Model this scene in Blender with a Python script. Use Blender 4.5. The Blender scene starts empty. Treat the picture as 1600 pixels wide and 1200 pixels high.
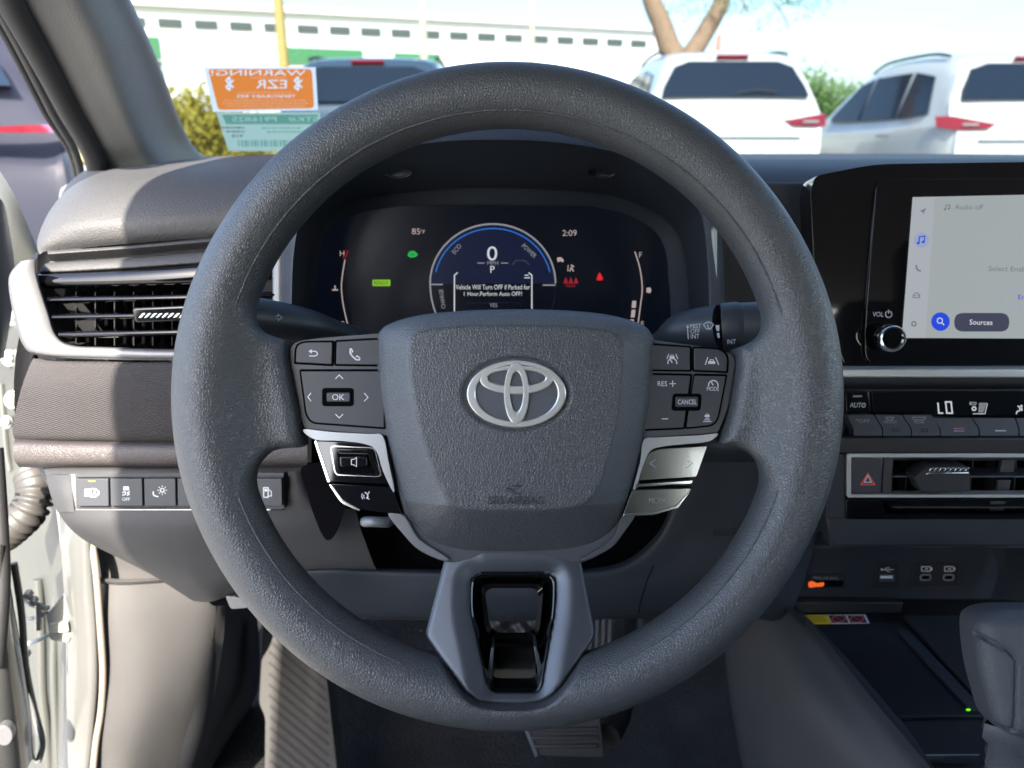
import bpy, math, random
import numpy as np
from mathutils import Vector
from mathutils.geometry import tessellate_polygon
random.seed(3)
S = bpy.context.scene
COL = S.collection
rad = math.radians
# ------------------------------------------------------------------ camera, light
FPX = 1202.0                      # focal length in pixels of the 1600 px wide photograph
PITCH = rad(18.6)
CAMZ = 1.10
EV = 3.05
EXPF = 2 ** EV
SUN_EL, SUN_AZ = 42.0, 182.5
cs_, sn_ = math.cos(PITCH), math.sin(PITCH)
CAM = Vector((0, 0, CAMZ)); FW = Vector((0, cs_, -sn_)); UPV = Vector((0, sn_, cs_)); RT = Vector((1, 0, 0))
cd = bpy.data.cameras.new('camera'); cam = bpy.data.objects.new('camera', cd); COL.objects.link(cam)
cam.location = CAM; cam.rotation_euler = (rad(90) - PITCH, 0, 0)
cd.sensor_fit = 'HORIZONTAL'; cd.sensor_width = 36; cd.lens = 36 * FPX / 1600
cd.clip_start = 0.02; cd.clip_end = 2000
cd.dof.use_dof = True; cd.dof.focus_distance = 0.47; cd.dof.aperture_fstop = 9.0
S.camera = cam
W = bpy.data.worlds.new('World'); S.world = W; W.use_nodes = True
nt = W.node_tree; nt.nodes.clear()
sky = nt.nodes.new('ShaderNodeTexSky'); sky.sky_type = 'NISHITA'; sky.sun_disc = False
sky.sun_elevation = rad(SUN_EL); sky.sun_rotation = rad(SUN_AZ); sky.air_density = 1.0; sky.dust_density = 2.2; sky.ozone_density = 1.0
bg = nt.nodes.new('ShaderNodeBackground'); bg.inputs[1].default_value = 0.11
ow = nt.nodes.new('ShaderNodeOutputWorld'); nt.links.new(sky.outputs[0], bg.inputs[0]); nt.links.new(bg.outputs[0], ow.inputs[0])
sl = bpy.data.lights.new('sun', 'SUN'); sl.energy = 2.5; sl.angle = rad(0.6); sl.color = (1, .90, .77)
so = bpy.data.objects.new('sun', sl); COL.objects.link(so)
a_, e_ = rad(SUN_AZ), rad(SUN_EL)
SUNDIR = Vector((math.sin(a_) * math.cos(e_), math.cos(a_) * math.cos(e_), math.sin(e_)))
so.rotation_euler = SUNDIR.to_track_quat('Z', 'Y').to_euler(); so.location = (0, -5, 8)
S.view_settings.view_transform = 'Standard'; S.view_settings.look = 'None'
S.view_settings.exposure = EV; S.view_settings.gamma = 1; S.view_settings.use_curve_mapping = False
S.render.engine = 'CYCLES'
cy = S.cycles
cy.use_denoising = True; cy.max_bounces = 8; cy.diffuse_bounces = 4; cy.glossy_bounces = 4; cy.transparent_max_bounces = 12
cy.caustics_reflective = False; cy.caustics_refractive = False; cy.sample_clamp_indirect = 6

# ------------------------------------------------------------------ geometry helpers
def U(px, py, D):                  # a point seen at pixel (px, py), D metres along the view axis
    return CAM + D * (FW + RT * ((px - 800) / FPX) + UPV * ((600 - py) / FPX))
class Frame:
    def __init__(s, px, py, D, yaw=0, pitch=18.6, lift=0):
        p, y = rad(pitch), rad(yaw)
        n = Vector((math.sin(y) * math.cos(p), -math.cos(y) * math.cos(p), math.sin(p)))
        s.n = n.normalized(); s.O = U(px, py, D) + s.n * lift
        s.ex = Vector((0, 0, 1)).cross(s.n).normalized(); s.ey = s.n.cross(s.ex).normalized()
        s.s = D / FPX
    def hit(s, px, py, off=0.0):
        d = (FW + RT * ((px - 800) / FPX) + UPV * ((600 - py) / FPX))
        o = s.O + s.n * off
        t = (o - CAM).dot(s.n) / d.dot(s.n)
        v = CAM + d * t - s.O
        return (v.dot(s.ex), v.dot(s.ey))
    def P(s, a, b, off=0.0):
        return s.O + s.ex * a + s.ey * b + s.n * off
    def px(s, x, y, off=0.0):
        a, b = s.hit(x, y, off); return s.P(a, b, off)
def rp(pts, r=8, n=5):             # polygon with rounded corners; each point may carry its own radius
    out = []; N = len(pts)
    for i in range(N):
        p = pts[i]; rr = p[2] if len(p) > 2 else r
        P = Vector(p[:2]); A = Vector(pts[i - 1][:2]); B = Vector(pts[(i + 1) % N][:2])
        la, lb = (A - P).length, (B - P).length
        ra = min(rr, la * .49); rb = min(rr, lb * .49)
        if rr <= .01: out.append(tuple(P)); continue
        a = P + (A - P) / la * ra; b = P + (B - P) / lb * rb
        for k in range(n + 1):
            t = k / n; out.append(tuple(a * (1 - t) ** 2 + P * 2 * t * (1 - t) + b * t * t))
    return out
def cr(pts, n=8, closed=False):    # Catmull-Rom through points of any dimension
    P = [Vector(p) for p in pts]; N = len(P); out = []
    rng = N if closed else N - 1
    for i in range(rng):
        if closed: a, b, c, d = P[i - 1], P[i], P[(i + 1) % N], P[(i + 2) % N]
        else: a, b, c, d = P[max(i - 1, 0)], P[i], P[i + 1], P[min(i + 2, N - 1)]
        for k in range(n):
            t = k / n
            out.append(.5 * ((2 * b) + (c - a) * t + (2 * a - 5 * b + 4 * c - d) * t * t + (3 * b - a - 3 * c + d) * t ** 3))
    if not closed: out.append(P[-1])
    return out
def ell(cx, cy, rx, ry, n=40, a0=0, a1=360):
    full = abs(a1 - a0) >= 360
    m = n if full else n + 1
    return [(cx + rx * math.cos(rad(a0 + (a1 - a0) * k / n)), cy - ry * math.sin(rad(a0 + (a1 - a0) * k / n))) for k in range(m)]
def area2(p):
    return .5 * sum(p[i][0] * p[(i + 1) % len(p)][1] - p[(i + 1) % len(p)][0] * p[i][1] for i in range(len(p)))
def inset(p, d):
    N = len(p); out = []
    for i in range(N):
        a, b, c = Vector(p[i - 1]), Vector(p[i]), Vector(p[(i + 1) % N])
        u = (b - a); v = (c - b)
        if u.length < 1e-9: u = v
        if v.length < 1e-9: v = u
        u.normalize(); v.normalize()
        n1 = Vector((-u.y, u.x)); n2 = Vector((-v.y, v.x)); m = n1 + n2
        if m.length < 1e-6: m = n1.copy()
        m.normalize(); k = d / max(.45, m.dot(n1))
        out.append(tuple(b + m * k))
    return out
def clean(p):
    o = []
    for q in p:
        if not o or (Vector(q) - Vector(o[-1])).length > 1e-7: o.append(tuple(q))
    if (Vector(o[0]) - Vector(o[-1])).length < 1e-7: o.pop()
    return o
def poly_sd(X, Y, poly):           # signed distance to a polygon, vectorised
    d = np.full(X.shape, 1e9); ins = np.zeros(X.shape, bool); N = len(poly)
    for i in range(N):
        x0, y0 = poly[i]; x1, y1 = poly[(i + 1) % N]
        ex, ey = x1 - x0, y1 - y0; L = ex * ex + ey * ey + 1e-18
        t = np.clip(((X - x0) * ex + (Y - y0) * ey) / L, 0, 1)
        d = np.minimum(d, (X - x0 - t * ex) ** 2 + (Y - y0 - t * ey) ** 2)
        c = ((y0 > Y) != (y1 > Y)); ins ^= c & (X < (x1 - x0) * (Y - y0) / (y1 - y0 + 1e-18) + x0)
    d = np.sqrt(d); return np.where(ins, -d, d)
def smin(a, b, k):
    h = np.clip(.5 + .5 * (b - a) / k, 0, 1); return b * (1 - h) + a * h - k * h * (1 - h)
def smax(a, b, k): return -smin(-a, -b, k)
def surfnet(fn, lo, hi, h):        # surface nets over a signed distance function
    ax = [np.arange(lo[i] - h, hi[i] + 2 * h, h) for i in range(3)]
    X, Y, Z = np.meshgrid(*ax, indexing='ij'); V = fn(X, Y, Z).astype(float); s = V < 0
    n = [len(a) - 1 for a in ax]
    cor = [(i, j, k) for i in (0, 1) for j in (0, 1) for k in (0, 1)]
    sl_ = lambda A, c: A[c[0]:c[0] + n[0], c[1]:c[1] + n[1], c[2]:c[2] + n[2]]
    cnt = sum(sl_(s, c).astype(int) for c in cor); act = (cnt > 0) & (cnt < 8)
    idx = np.full(act.shape, -1); ids = np.argwhere(act); idx[act] = np.arange(len(ids))
    acc = np.zeros((len(ids), 3)); num = np.zeros(len(ids)); I, J, K = ids.T
    for a in cor:
        for d in range(3):
            if a[d]: continue
            b = list(a); b[d] = 1
            va = V[I + a[0], J + a[1], K + a[2]]; vb = V[I + b[0], J + b[1], K + b[2]]
            m = (va < 0) != (vb < 0); t = np.where(m, va / (va - vb + 1e-20), 0)
            for q in range(3): acc[:, q] += np.where(m, a[q] + (t if q == d else 0), 0)
            num += m
    pos = ids + acc / num[:, None]
    vs = np.stack([ax[q][0] + pos[:, q] * h for q in range(3)], 1); F = []
    for d in range(3):
        e1, e2 = (d + 1) % 3, (d + 2) % 3
        A = s; B = np.roll(s, -1, d); m = (A != B)
        sh = [slice(1, n[q]) if q != d else slice(0, n[q]) for q in range(3)]
        M = np.zeros(s.shape, bool); M[tuple(sh)] = m[tuple(sh)]
        for c in [np.argwhere(M)]:
            o1 = np.zeros(3, int); o1[e1] = 1; o2 = np.zeros(3, int); o2[e2] = 1
            q = [c - o1 - o2, c - o2, c, c - o1]
            fi = np.stack([idx[tuple(x.T)] for x in q], 1); flip = ~A[tuple(c.T)]
            fi[flip] = fi[flip][:, ::-1]; F.append(fi)
    return vs, np.concatenate(F)
TXT = {}
def glyphs(s):
    if s in TXT: return TXT[s]
    c = bpy.data.curves.new('t', 'FONT'); c.body = s; c.align_x = 'CENTER'; c.resolution_u = 3
    o = bpy.data.objects.new('t', c); COL.objects.link(o)
    m = bpy.data.meshes.new_from_object(o.evaluated_get(bpy.context.evaluated_depsgraph_get()))
    v = [tuple(x.co)[:2] for x in m.vertices]; f = [tuple(p.vertices) for p in m.polygons]
    bpy.data.objects.remove(o); bpy.data.curves.remove(c); bpy.data.meshes.remove(m)
    xs = [p[0] for p in v]; ys = [p[1] for p in v]
    x0, x1, y0, y1 = min(xs), max(xs), min(ys), max(ys)
    TXT[s] = ([((x - (x0 + x1) / 2), (y - (y0 + y1) / 2)) for x, y in v], f, x1 - x0, y1 - y0)
    return TXT[s]
ORG = {}
class MB:
    def __init__(s): s.v = []; s.f = []; s.m = []; s.mats = []
    def mi(s, mat):
        if mat not in s.mats: s.mats.append(mat)
        return s.mats.index(mat)
    def add(s, vs, fs, mat):
        k = len(s.v); s.v += [Vector(v) for v in vs]; i = s.mi(mat)
        s.f += [tuple(int(q) + k for q in f) for f in fs]; s.m += [i] * len(fs); return s
    def panel(s, out, F, off, th, mat, bev=.0008, seg=3, holes=(), back=True):
        o = clean([F.hit(x, y, off) for x, y in out])
        if area2(o) < 0: o = o[::-1]
        if bev > 0:                # never bevel wider than the outline allows
            for _ in range(14):
                q = inset(o, bev + .00012)
                if all((Vector(q[(i + 1) % len(o)]) - Vector(q[i])).dot(Vector(o[(i + 1) % len(o)]) - Vector(o[i])) > 0 for i in range(len(o))): break
                bev *= .75
        rings = [(o, off - th)]
        for k in range(seg + 1):
            t = math.pi / 2 * k / seg
            rings.append((inset(o, bev * (1 - math.cos(t))) if bev > 0 else o, off - bev + bev * math.sin(t)))
        if bev > 0: rings.append((inset(o, bev + .00012), off))
        vs = []; fs = []; N = len(o)
        for r, z in rings: vs += [F.P(a, b, z) for a, b in r]
        for k in range(len(rings) - 1):
            for i in range(N):
                j = (i + 1) % N; fs.append((k * N + i, k * N + j, (k + 1) * N + j, (k + 1) * N + i))
        L = (len(rings) - 1) * N
        if not holes:
            fs.append(tuple(range(L, L + N)))
        else:
            loops = [[Vector((a, b, 0)) for a, b in rings[-1][0]]]; ids = list(range(L, L + N))
            for h in holes:
                ho = clean([F.hit(x, y, off) for x, y in h])
                if area2(ho) > 0: ho = ho[::-1]
                k = len(vs); M = len(ho)
                vs += [F.P(a, b, off) for a, b in ho] + [F.P(a, b, off - th) for a, b in ho]
                for i in range(M):
                    j = (i + 1) % M; fs.append((k + i, k + M + i, k + M + j, k + j)[::-1])
                loops.append([Vector((a, b, 0)) for a, b in ho]); ids += list(range(k, k + M))
            fs += [tuple(ids[q] for q in t) for t in tessellate_polygon(loops)]
        if back and not holes: fs.append(tuple(range(N))[::-1])
        return s.add(vs, fs, mat)
    def stroke(s, pts, w, F, off, mat, closed=False):
        P = [Vector(F.hit(x, y, off)) for x, y in pts]; N = len(P); hw = w * F.s / 2; vs = []
        for i in range(N):
            a = P[i - 1] if (i or closed) else P[i]; c = P[(i + 1) % N] if (i < N - 1 or closed) else P[i]
            u = P[i] - a; v = c - P[i]
            if u.length < 1e-9: u = v
            if v.length < 1e-9: v = u
            u.normalize(); v.normalize(); n1 = Vector((-u.y, u.x)); m = n1 + Vector((-v.y, v.x))
            if m.length < 1e-4: m = n1.copy()
            m.normalize(); k = hw / max(.5, m.dot(n1))
            vs += [F.P(*(P[i] + m * k), off), F.P(*(P[i] - m * k), off)]
        fs = [(2 * i, 2 * i + 1, (2 * i + 3) % (2 * N), (2 * i + 2) % (2 * N)) for i in range(N if closed else N - 1)]
        return s.add(vs, fs, mat)
    def flat(s, pts, F, off, mat):
        o = clean([F.hit(x, y, off) for x, y in pts])
        if area2(o) < 0: o = o[::-1]
        return s.add([F.P(a, b, off) for a, b in o], [tuple(range(len(o)))], mat)
    def text(s, t, cx, cy, h, F, off, mat, w=None, ang=0, mirror=False, shear=0):
        v, f, tw, th = glyphs(t); a0, b0 = F.hit(cx, cy, off)
        sy = h * F.s / th; sx = w * F.s / tw if w else sy
        if mirror: sx = -sx
        c, n = math.cos(rad(ang)), math.sin(rad(ang)); vs = []
        for x, y in v:
            x, y = x * sx + y * sy * shear, y * sy
            vs.append(F.P(a0 + x * c - y * n, b0 + x * n + y * c, off))
        return s.add(vs, f, mat)
    def grid(s, rows, mat, nu=6, nv=6, closed=False):   # smooth patch through rows of world points
        R = [cr(r, nu, closed) for r in rows]; Cc = [cr([r[i] for r in R], nv) for i in range(len(R[0]))]
        n, m = len(Cc), len(Cc[0]); vs = [p for c in Cc for p in c]
        fs = [(i * m + j, i * m + j + 1, ((i + 1) % n) * m + j + 1, ((i + 1) % n) * m + j) for i in range(n if closed else n - 1) for j in range(m - 1)]
        return s.add(vs, fs, mat)
    def patch(s, rows, mat, nu=6, nv=6): return s.grid([[U(*p) for p in r] for r in rows], mat, nu, nv)
    def box(s, c, d, mat, ex=(1, 0, 0), ey=(0, 1, 0), ez=(0, 0, 1), b=0.0):
        c = Vector(c); ex, ey, ez = Vector(ex), Vector(ey), Vector(ez); hx, hy, hz = d[0] / 2, d[1] / 2, d[2] / 2
        b = min(b, hx * .9, hy * .9, hz * .9)
        if b <= 0:
            vs = [c + ex * x * hx + ey * y * hy + ez * z * hz for z in (-1, 1) for x, y in ((-1, -1), (1, -1), (1, 1), (-1, 1))]
            return s.add(vs, [(3, 2, 1, 0), (4, 5, 6, 7), (0, 1, 5, 4), (1, 2, 6, 5), (2, 3, 7, 6), (3, 0, 4, 7)], mat)
        ring = rp([(-hx, -hy), (hx, -hy), (hx, hy), (-hx, hy)], b, 3); n = len(ring); vs = []; L = []
        for k in range(4):
            t = math.pi / 2 * k / 3; L.append((b * (1 - math.sin(t)), -hz + b * (1 - math.cos(t))))
        L += [(i, -z) for i, z in L[::-1]]
        for i, z in L: vs += [c + ex * x + ey * y + ez * z for x, y in inset(ring, i)]
        fs = [(k * n + i, k * n + (i + 1) % n, (k + 1) * n + (i + 1) % n, (k + 1) * n + i) for k in range(len(L) - 1) for i in range(n)]
        fs += [tuple(range(n))[::-1], tuple(range((len(L) - 1) * n, len(L) * n))]
        return s.add(vs, fs, mat)
    def tube(s, pts, r, mat, n=12, cap=True, sx=1.0):
        P = [Vector(p) for p in pts]; N = len(P); R = r if isinstance(r, (list, tuple)) else [r] * N; vs = []
        t0 = (P[1] - P[0]).normalized(); a = t0.orthogonal().normalized()
        for i in range(N):
            t = (P[min(i + 1, N - 1)] - P[max(i - 1, 0)]).normalized(); a = (a - t * a.dot(t)).normalized(); b = t.cross(a)
            vs += [P[i] + (a * math.cos(2 * math.pi * k / n) * sx + b * math.sin(2 * math.pi * k / n)) * R[i] for k in range(n)]
        fs = [(i * n + k, i * n + (k + 1) % n, (i + 1) * n + (k + 1) % n, (i + 1) * n + k) for i in range(N - 1) for k in range(n)]
        if cap: fs += [tuple(range(n))[::-1], tuple(range((N - 1) * n, N * n))]
        return s.add(vs, fs, mat)
    def net(s, fn, lo, hi, h, F, mat):
        vs, fs = surfnet(fn, lo, hi, h)
        M = np.array([F.ex, F.ey, F.n]); w = vs @ M + np.array(F.O)
        return s.add([tuple(x) for x in w], fs.tolist(), mat)
    def build(s, name, parent=None, ang=38, smooth=True):
        o0 = ORG[parent] if parent is not None else sum(s.v, Vector()) / len(s.v)
        m = bpy.data.meshes.new(name)
        m.from_pydata([tuple(v - o0) for v in s.v], [], s.f)
        for x in s.mats: m.materials.append(x)
        m.polygons.foreach_set('material_index', s.m)
        m.polygons.foreach_set('use_smooth', [smooth] * len(s.f))
        m.validate(); m.update()
        if smooth: m.set_sharp_from_angle(angle=rad(ang))
        o = bpy.data.objects.new(name, m); COL.objects.link(o)
        if parent is not None: o.parent = parent
        else: o.location = o0
        ORG[o] = o0
        return o
def tag(o, label=None, cat=None, group=None, kind=None):
    if label: o['label'] = label
    if cat: o['category'] = cat
    if group: o['group'] = group
    if kind: o['kind'] = kind
    return o
def thing(name, loc, label, cat, group=None):
    o = bpy.data.objects.new(name, None); COL.objects.link(o); o.location = loc; o.empty_display_size = .02
    ORG[o] = Vector(loc); return tag(o, label, cat, group)

# ------------------------------------------------------------------ materials
def mat(name, col, rough=.5, metal=0, kind=None, sc=600, st=.4, dist=.0003, spec=.5, coat=0, var=.12, aniso=0):
    m = bpy.data.materials.new(name); m.use_nodes = True; t = m.node_tree; b = t.nodes['Principled BSDF']
    b.inputs['Base Color'].default_value = (*col, 1); b.inputs['Roughness'].default_value = rough
    b.inputs['Metallic'].default_value = metal; b.inputs['Specular IOR Level'].default_value = spec
    b.inputs['Coat Weight'].default_value = coat; b.inputs['Coat Roughness'].default_value = .03
    N, L = t.nodes, t.links; tc = N.new('ShaderNodeTexCoord')
    if kind:
        if var:
            nz = N.new('ShaderNodeTexNoise'); nz.inputs['Scale'].default_value = 14; nz.inputs['Detail'].default_value = 5
            L.new(tc.outputs['Object'], nz.inputs['Vector'])
            mx = N.new('ShaderNodeMix'); mx.data_type = 'RGBA'
            mx.inputs['A'].default_value = (*[c * (1 - var) for c in col], 1); mx.inputs['B'].default_value = (*[min(1, c * (1 + var)) for c in col], 1)
            L.new(nz.outputs['Fac'], mx.inputs['Factor']); L.new(mx.outputs['Result'], b.inputs['Base Color'])
            mr = N.new('ShaderNodeMapRange'); mr.inputs['To Min'].default_value = max(0, rough - .07); mr.inputs['To Max'].default_value = min(1, rough + .07)
            L.new(nz.outputs['Fac'], mr.inputs['Value']); L.new(mr.outputs['Result'], b.inputs['Roughness'])
        bp = N.new('ShaderNodeBump'); bp.inputs['Strength'].default_value = st; bp.inputs['Distance'].default_value = dist
        if kind == 'leather':
            vo = N.new('ShaderNodeTexVoronoi'); vo.feature = 'DISTANCE_TO_EDGE'; vo.inputs['Scale'].default_value = sc
            L.new(tc.outputs['Object'], vo.inputs['Vector'])
            mp = N.new('ShaderNodeMapRange'); mp.inputs['From Max'].default_value = .25; mp.interpolation_type = 'SMOOTHSTEP'
            L.new(vo.outputs['Distance'], mp.inputs['Value']); L.new(mp.outputs['Result'], bp.inputs['Height'])
        elif kind == 'fine':
            vo = N.new('ShaderNodeTexNoise'); vo.inputs['Scale'].default_value = sc; vo.inputs['Detail'].default_value = 3
            L.new(tc.outputs['Object'], vo.inputs['Vector']); L.new(vo.outputs['Fac'], bp.inputs['Height'])
        elif kind == 'twill':
            wv = N.new('ShaderNodeTexWave'); wv.inputs['Scale'].default_value = sc; wv.bands_direction = 'DIAGONAL'; wv.inputs['Distortion'].default_value = .6
            wv.inputs['Detail Scale'].default_value = 2
            mpg = N.new('ShaderNodeMapping'); mpg.inputs['Rotation'].default_value = (0, 0.3, 0); mpg.inputs['Scale'].default_value = (-.6, .05, 1)
            L.new(tc.outputs['Object'], mpg.inputs['Vector']); L.new(mpg.outputs['Vector'], wv.inputs['Vector'])
            L.new(wv.outputs['Fac'], bp.inputs['Height'])
        L.new(bp.outputs['Normal'], b.inputs['Normal'])
    return m
def emat(name, srgb, k=1.0):
    c = [((x / 255 + .055) / 1.055) ** 2.4 if x > 10 else x / 255 / 12.92 for x in srgb]
    m = bpy.data.materials.new(name); m.use_nodes = True; b = m.node_tree.nodes['Principled BSDF']
    b.inputs['Base Color'].default_value = (0, 0, 0, 1); b.inputs['Roughness'].default_value = .35; b.inputs['Specular IOR Level'].default_value = .2
    b.inputs['Emission Color'].default_value = (*c, 1); b.inputs['Emission Strength'].default_value = k / EXPF
    return m
M = {}
M['rim'] = mat('rim_leather', (.060, .065, .071), .38, kind='leather', sc=640, st=.5, dist=.00033, spec=.8)
M['pad'] = mat('pad_vinyl', (.056, .062, .069), .40, kind='leather', sc=640, st=.5, dist=.00033, spec=.8)
M['padflat'] = mat('spoke_plastic', (.055, .06, .068), .42, kind='fine', sc=2500, st=.1, dist=.0002)
M['button'] = mat('button_plastic', (.038, .042, .05), .42, kind='fine', sc=2500, st=.08, dist=.0002)
M['hub_in'] = mat('emblem_field', (.075, .085, .1), .45, kind='fine', sc=3000, st=.25, dist=.0002)
M['piano'] = mat('gloss_black', (.004, .004, .005), .04, spec=.6, coat=.3)
M['piano_b'] = mat('brushed_gloss_black', (.20, .21, .19), .16, metal=.9, kind='fine', sc=900, st=.04, dist=.0002, coat=.5)
M['black'] = mat('black_plastic', (.012, .013, .016), .5, kind='fine', sc=1500, st=.1, dist=.0002)
M['void'] = mat('black_cavity', (.003, .003, .004), .9, spec=.05)
M['satin'] = mat('satin_silver', (.31, .33, .35), .36, metal=.8, kind='fine', sc=3500, st=.1, dist=.0001, var=.03)
M['satinblue'] = mat('satin_grey_trim', (.095, .108, .125), .40, metal=.6, kind='fine', sc=3500, st=.15, dist=.0001, var=.03)
M['hinge'] = mat('hinge_white', (.45, .46, .43), .4, kind='fine', sc=100, st=.1, dist=.0005)
M['strip'] = mat('soft_silver', (.50, .52, .51), .38, metal=.3, kind='fine', sc=3500, st=.08, dist=.0001, var=.03)
M['chrome'] = mat('chrome', (.75, .76, .74), .12, metal=1)
M['emblem'] = mat('emblem_satin_chrome', (.66, .66, .62), .30, metal=.55)
M['silverpaint'] = mat('silver_trim', (.18, .185, .195), .36, metal=.35, kind='fine', sc=3500, st=.08, dist=.0001, var=.03)
M['dash'] = mat('dash_soft_vinyl', (.062, .062, .064), .55, kind='leather', sc=420, st=.4, dist=.0004)
M['dashdark'] = mat('dash_dark_vinyl', (.032, .037, .046), .55, kind='leather', sc=480, st=.35, dist=.0004)
M['hood'] = mat('cluster_hood_plastic', (.017, .022, .030), .5, kind='fine', sc=1200, st=.15, dist=.0002)
M['fabric'] = mat('dash_twill_fabric', (.075, .071, .072), .85, kind='twill', sc=340, st=1, dist=.0012, spec=.2)
M['brown'] = mat('brown_leather_strip', (.074, .065, .064), .42, kind='leather', sc=560, st=.55, dist=.0004)
M['kick'] = mat('kick_panel_plastic', (.044, .045, .048), .55, kind='leather', sc=520, st=.2, dist=.0003)
M['carpet'] = mat('carpet', (.027, .028, .030), .95, kind='fine', sc=260, st=1, dist=.006, spec=.1, var=.6)
M['rubber'] = mat('rubber', (.02, .021, .023), .6, kind='fine', sc=300, st=.2, dist=.0005)
M['mat_rub'] = mat('footrest_rubber', (.032, .031, .031), .7, kind='fine', sc=500, st=.4, dist=.0006, var=.3)
M['pillar'] = mat('pillar_trim', (.26, .265, .265), .6, kind='leather', sc=330, st=.35, dist=.0005)
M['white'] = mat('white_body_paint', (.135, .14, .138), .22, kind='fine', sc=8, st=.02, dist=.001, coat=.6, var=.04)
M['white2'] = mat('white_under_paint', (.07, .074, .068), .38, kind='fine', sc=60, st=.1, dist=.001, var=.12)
M['steel'] = mat('zinc_steel', (.5, .5, .48), .35, metal=.8, kind='fine', sc=200, st=.1, dist=.0005)
M['mark'] = mat('printed_marks', (.62, .64, .68), .5)
M['markd'] = mat('dim_printed_marks', (.22, .235, .26), .5)
M['markr'] = mat('red_marks', (.75, .10, .10), .5)
M['markb'] = mat('blue_marks', (.12, .25, .6), .5)
M['lcd'] = emat('cluster_screen', (6, 10, 20)); M['lcd'].node_tree.nodes['Principled BSDF'].inputs['Roughness'].default_value = .25
M['e_w'] = emat('screen_white', (205, 210, 215)); M['e_g'] = emat('screen_grey', (140, 142, 150)); M['e_pk'] = emat('screen_rose', (176, 160, 158))
M['e_bl'] = emat('screen_blue', (40, 110, 200)); M['e_nb'] = emat('screen_navy', (10, 20, 50)); M['e_gr'] = emat('screen_green', (20, 170, 70))
M['e_ye'] = emat('screen_lime', (130, 190, 20)); M['e_rd'] = emat('screen_red', (225, 35, 45)); M['e_rd2'] = emat('screen_dark_red', (150, 30, 40))
M['e_dk'] = emat('screen_dark', (8, 12, 22)); M['e_or'] = emat('orange_lamp', (240, 100, 40))
M['ui'] = emat('touchscreen_page', (158, 166, 168)); M['ui2'] = emat('touchscreen_rail', (166, 172, 178)); M['uit'] = emat('touchscreen_text', (112, 118, 124))
M['uib'] = emat('touchscreen_blue', (30, 70, 215)); M['uid'] = emat('touchscreen_dark', (62, 64, 86)); M['uiw'] = emat('touchscreen_white', (225, 228, 235)); M['uil'] = emat('touchscreen_pale', (150, 162, 190))
M['e_led'] = emat('green_led', (120, 255, 20)); M['e_seg'] = emat('segment_display', (190, 200, 205))
M['yellow'] = mat('yellow_label', (.72, .55, .02), .5); M['head'] = mat('headliner', (.24, .245, .25), .9, kind='fine', sc=500, st=.3, dist=.001)
M['seat'] = mat('seat_fabric', (.05, .052, .057), .85, kind='fine', sc=500, st=.4, dist=.001)

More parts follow.
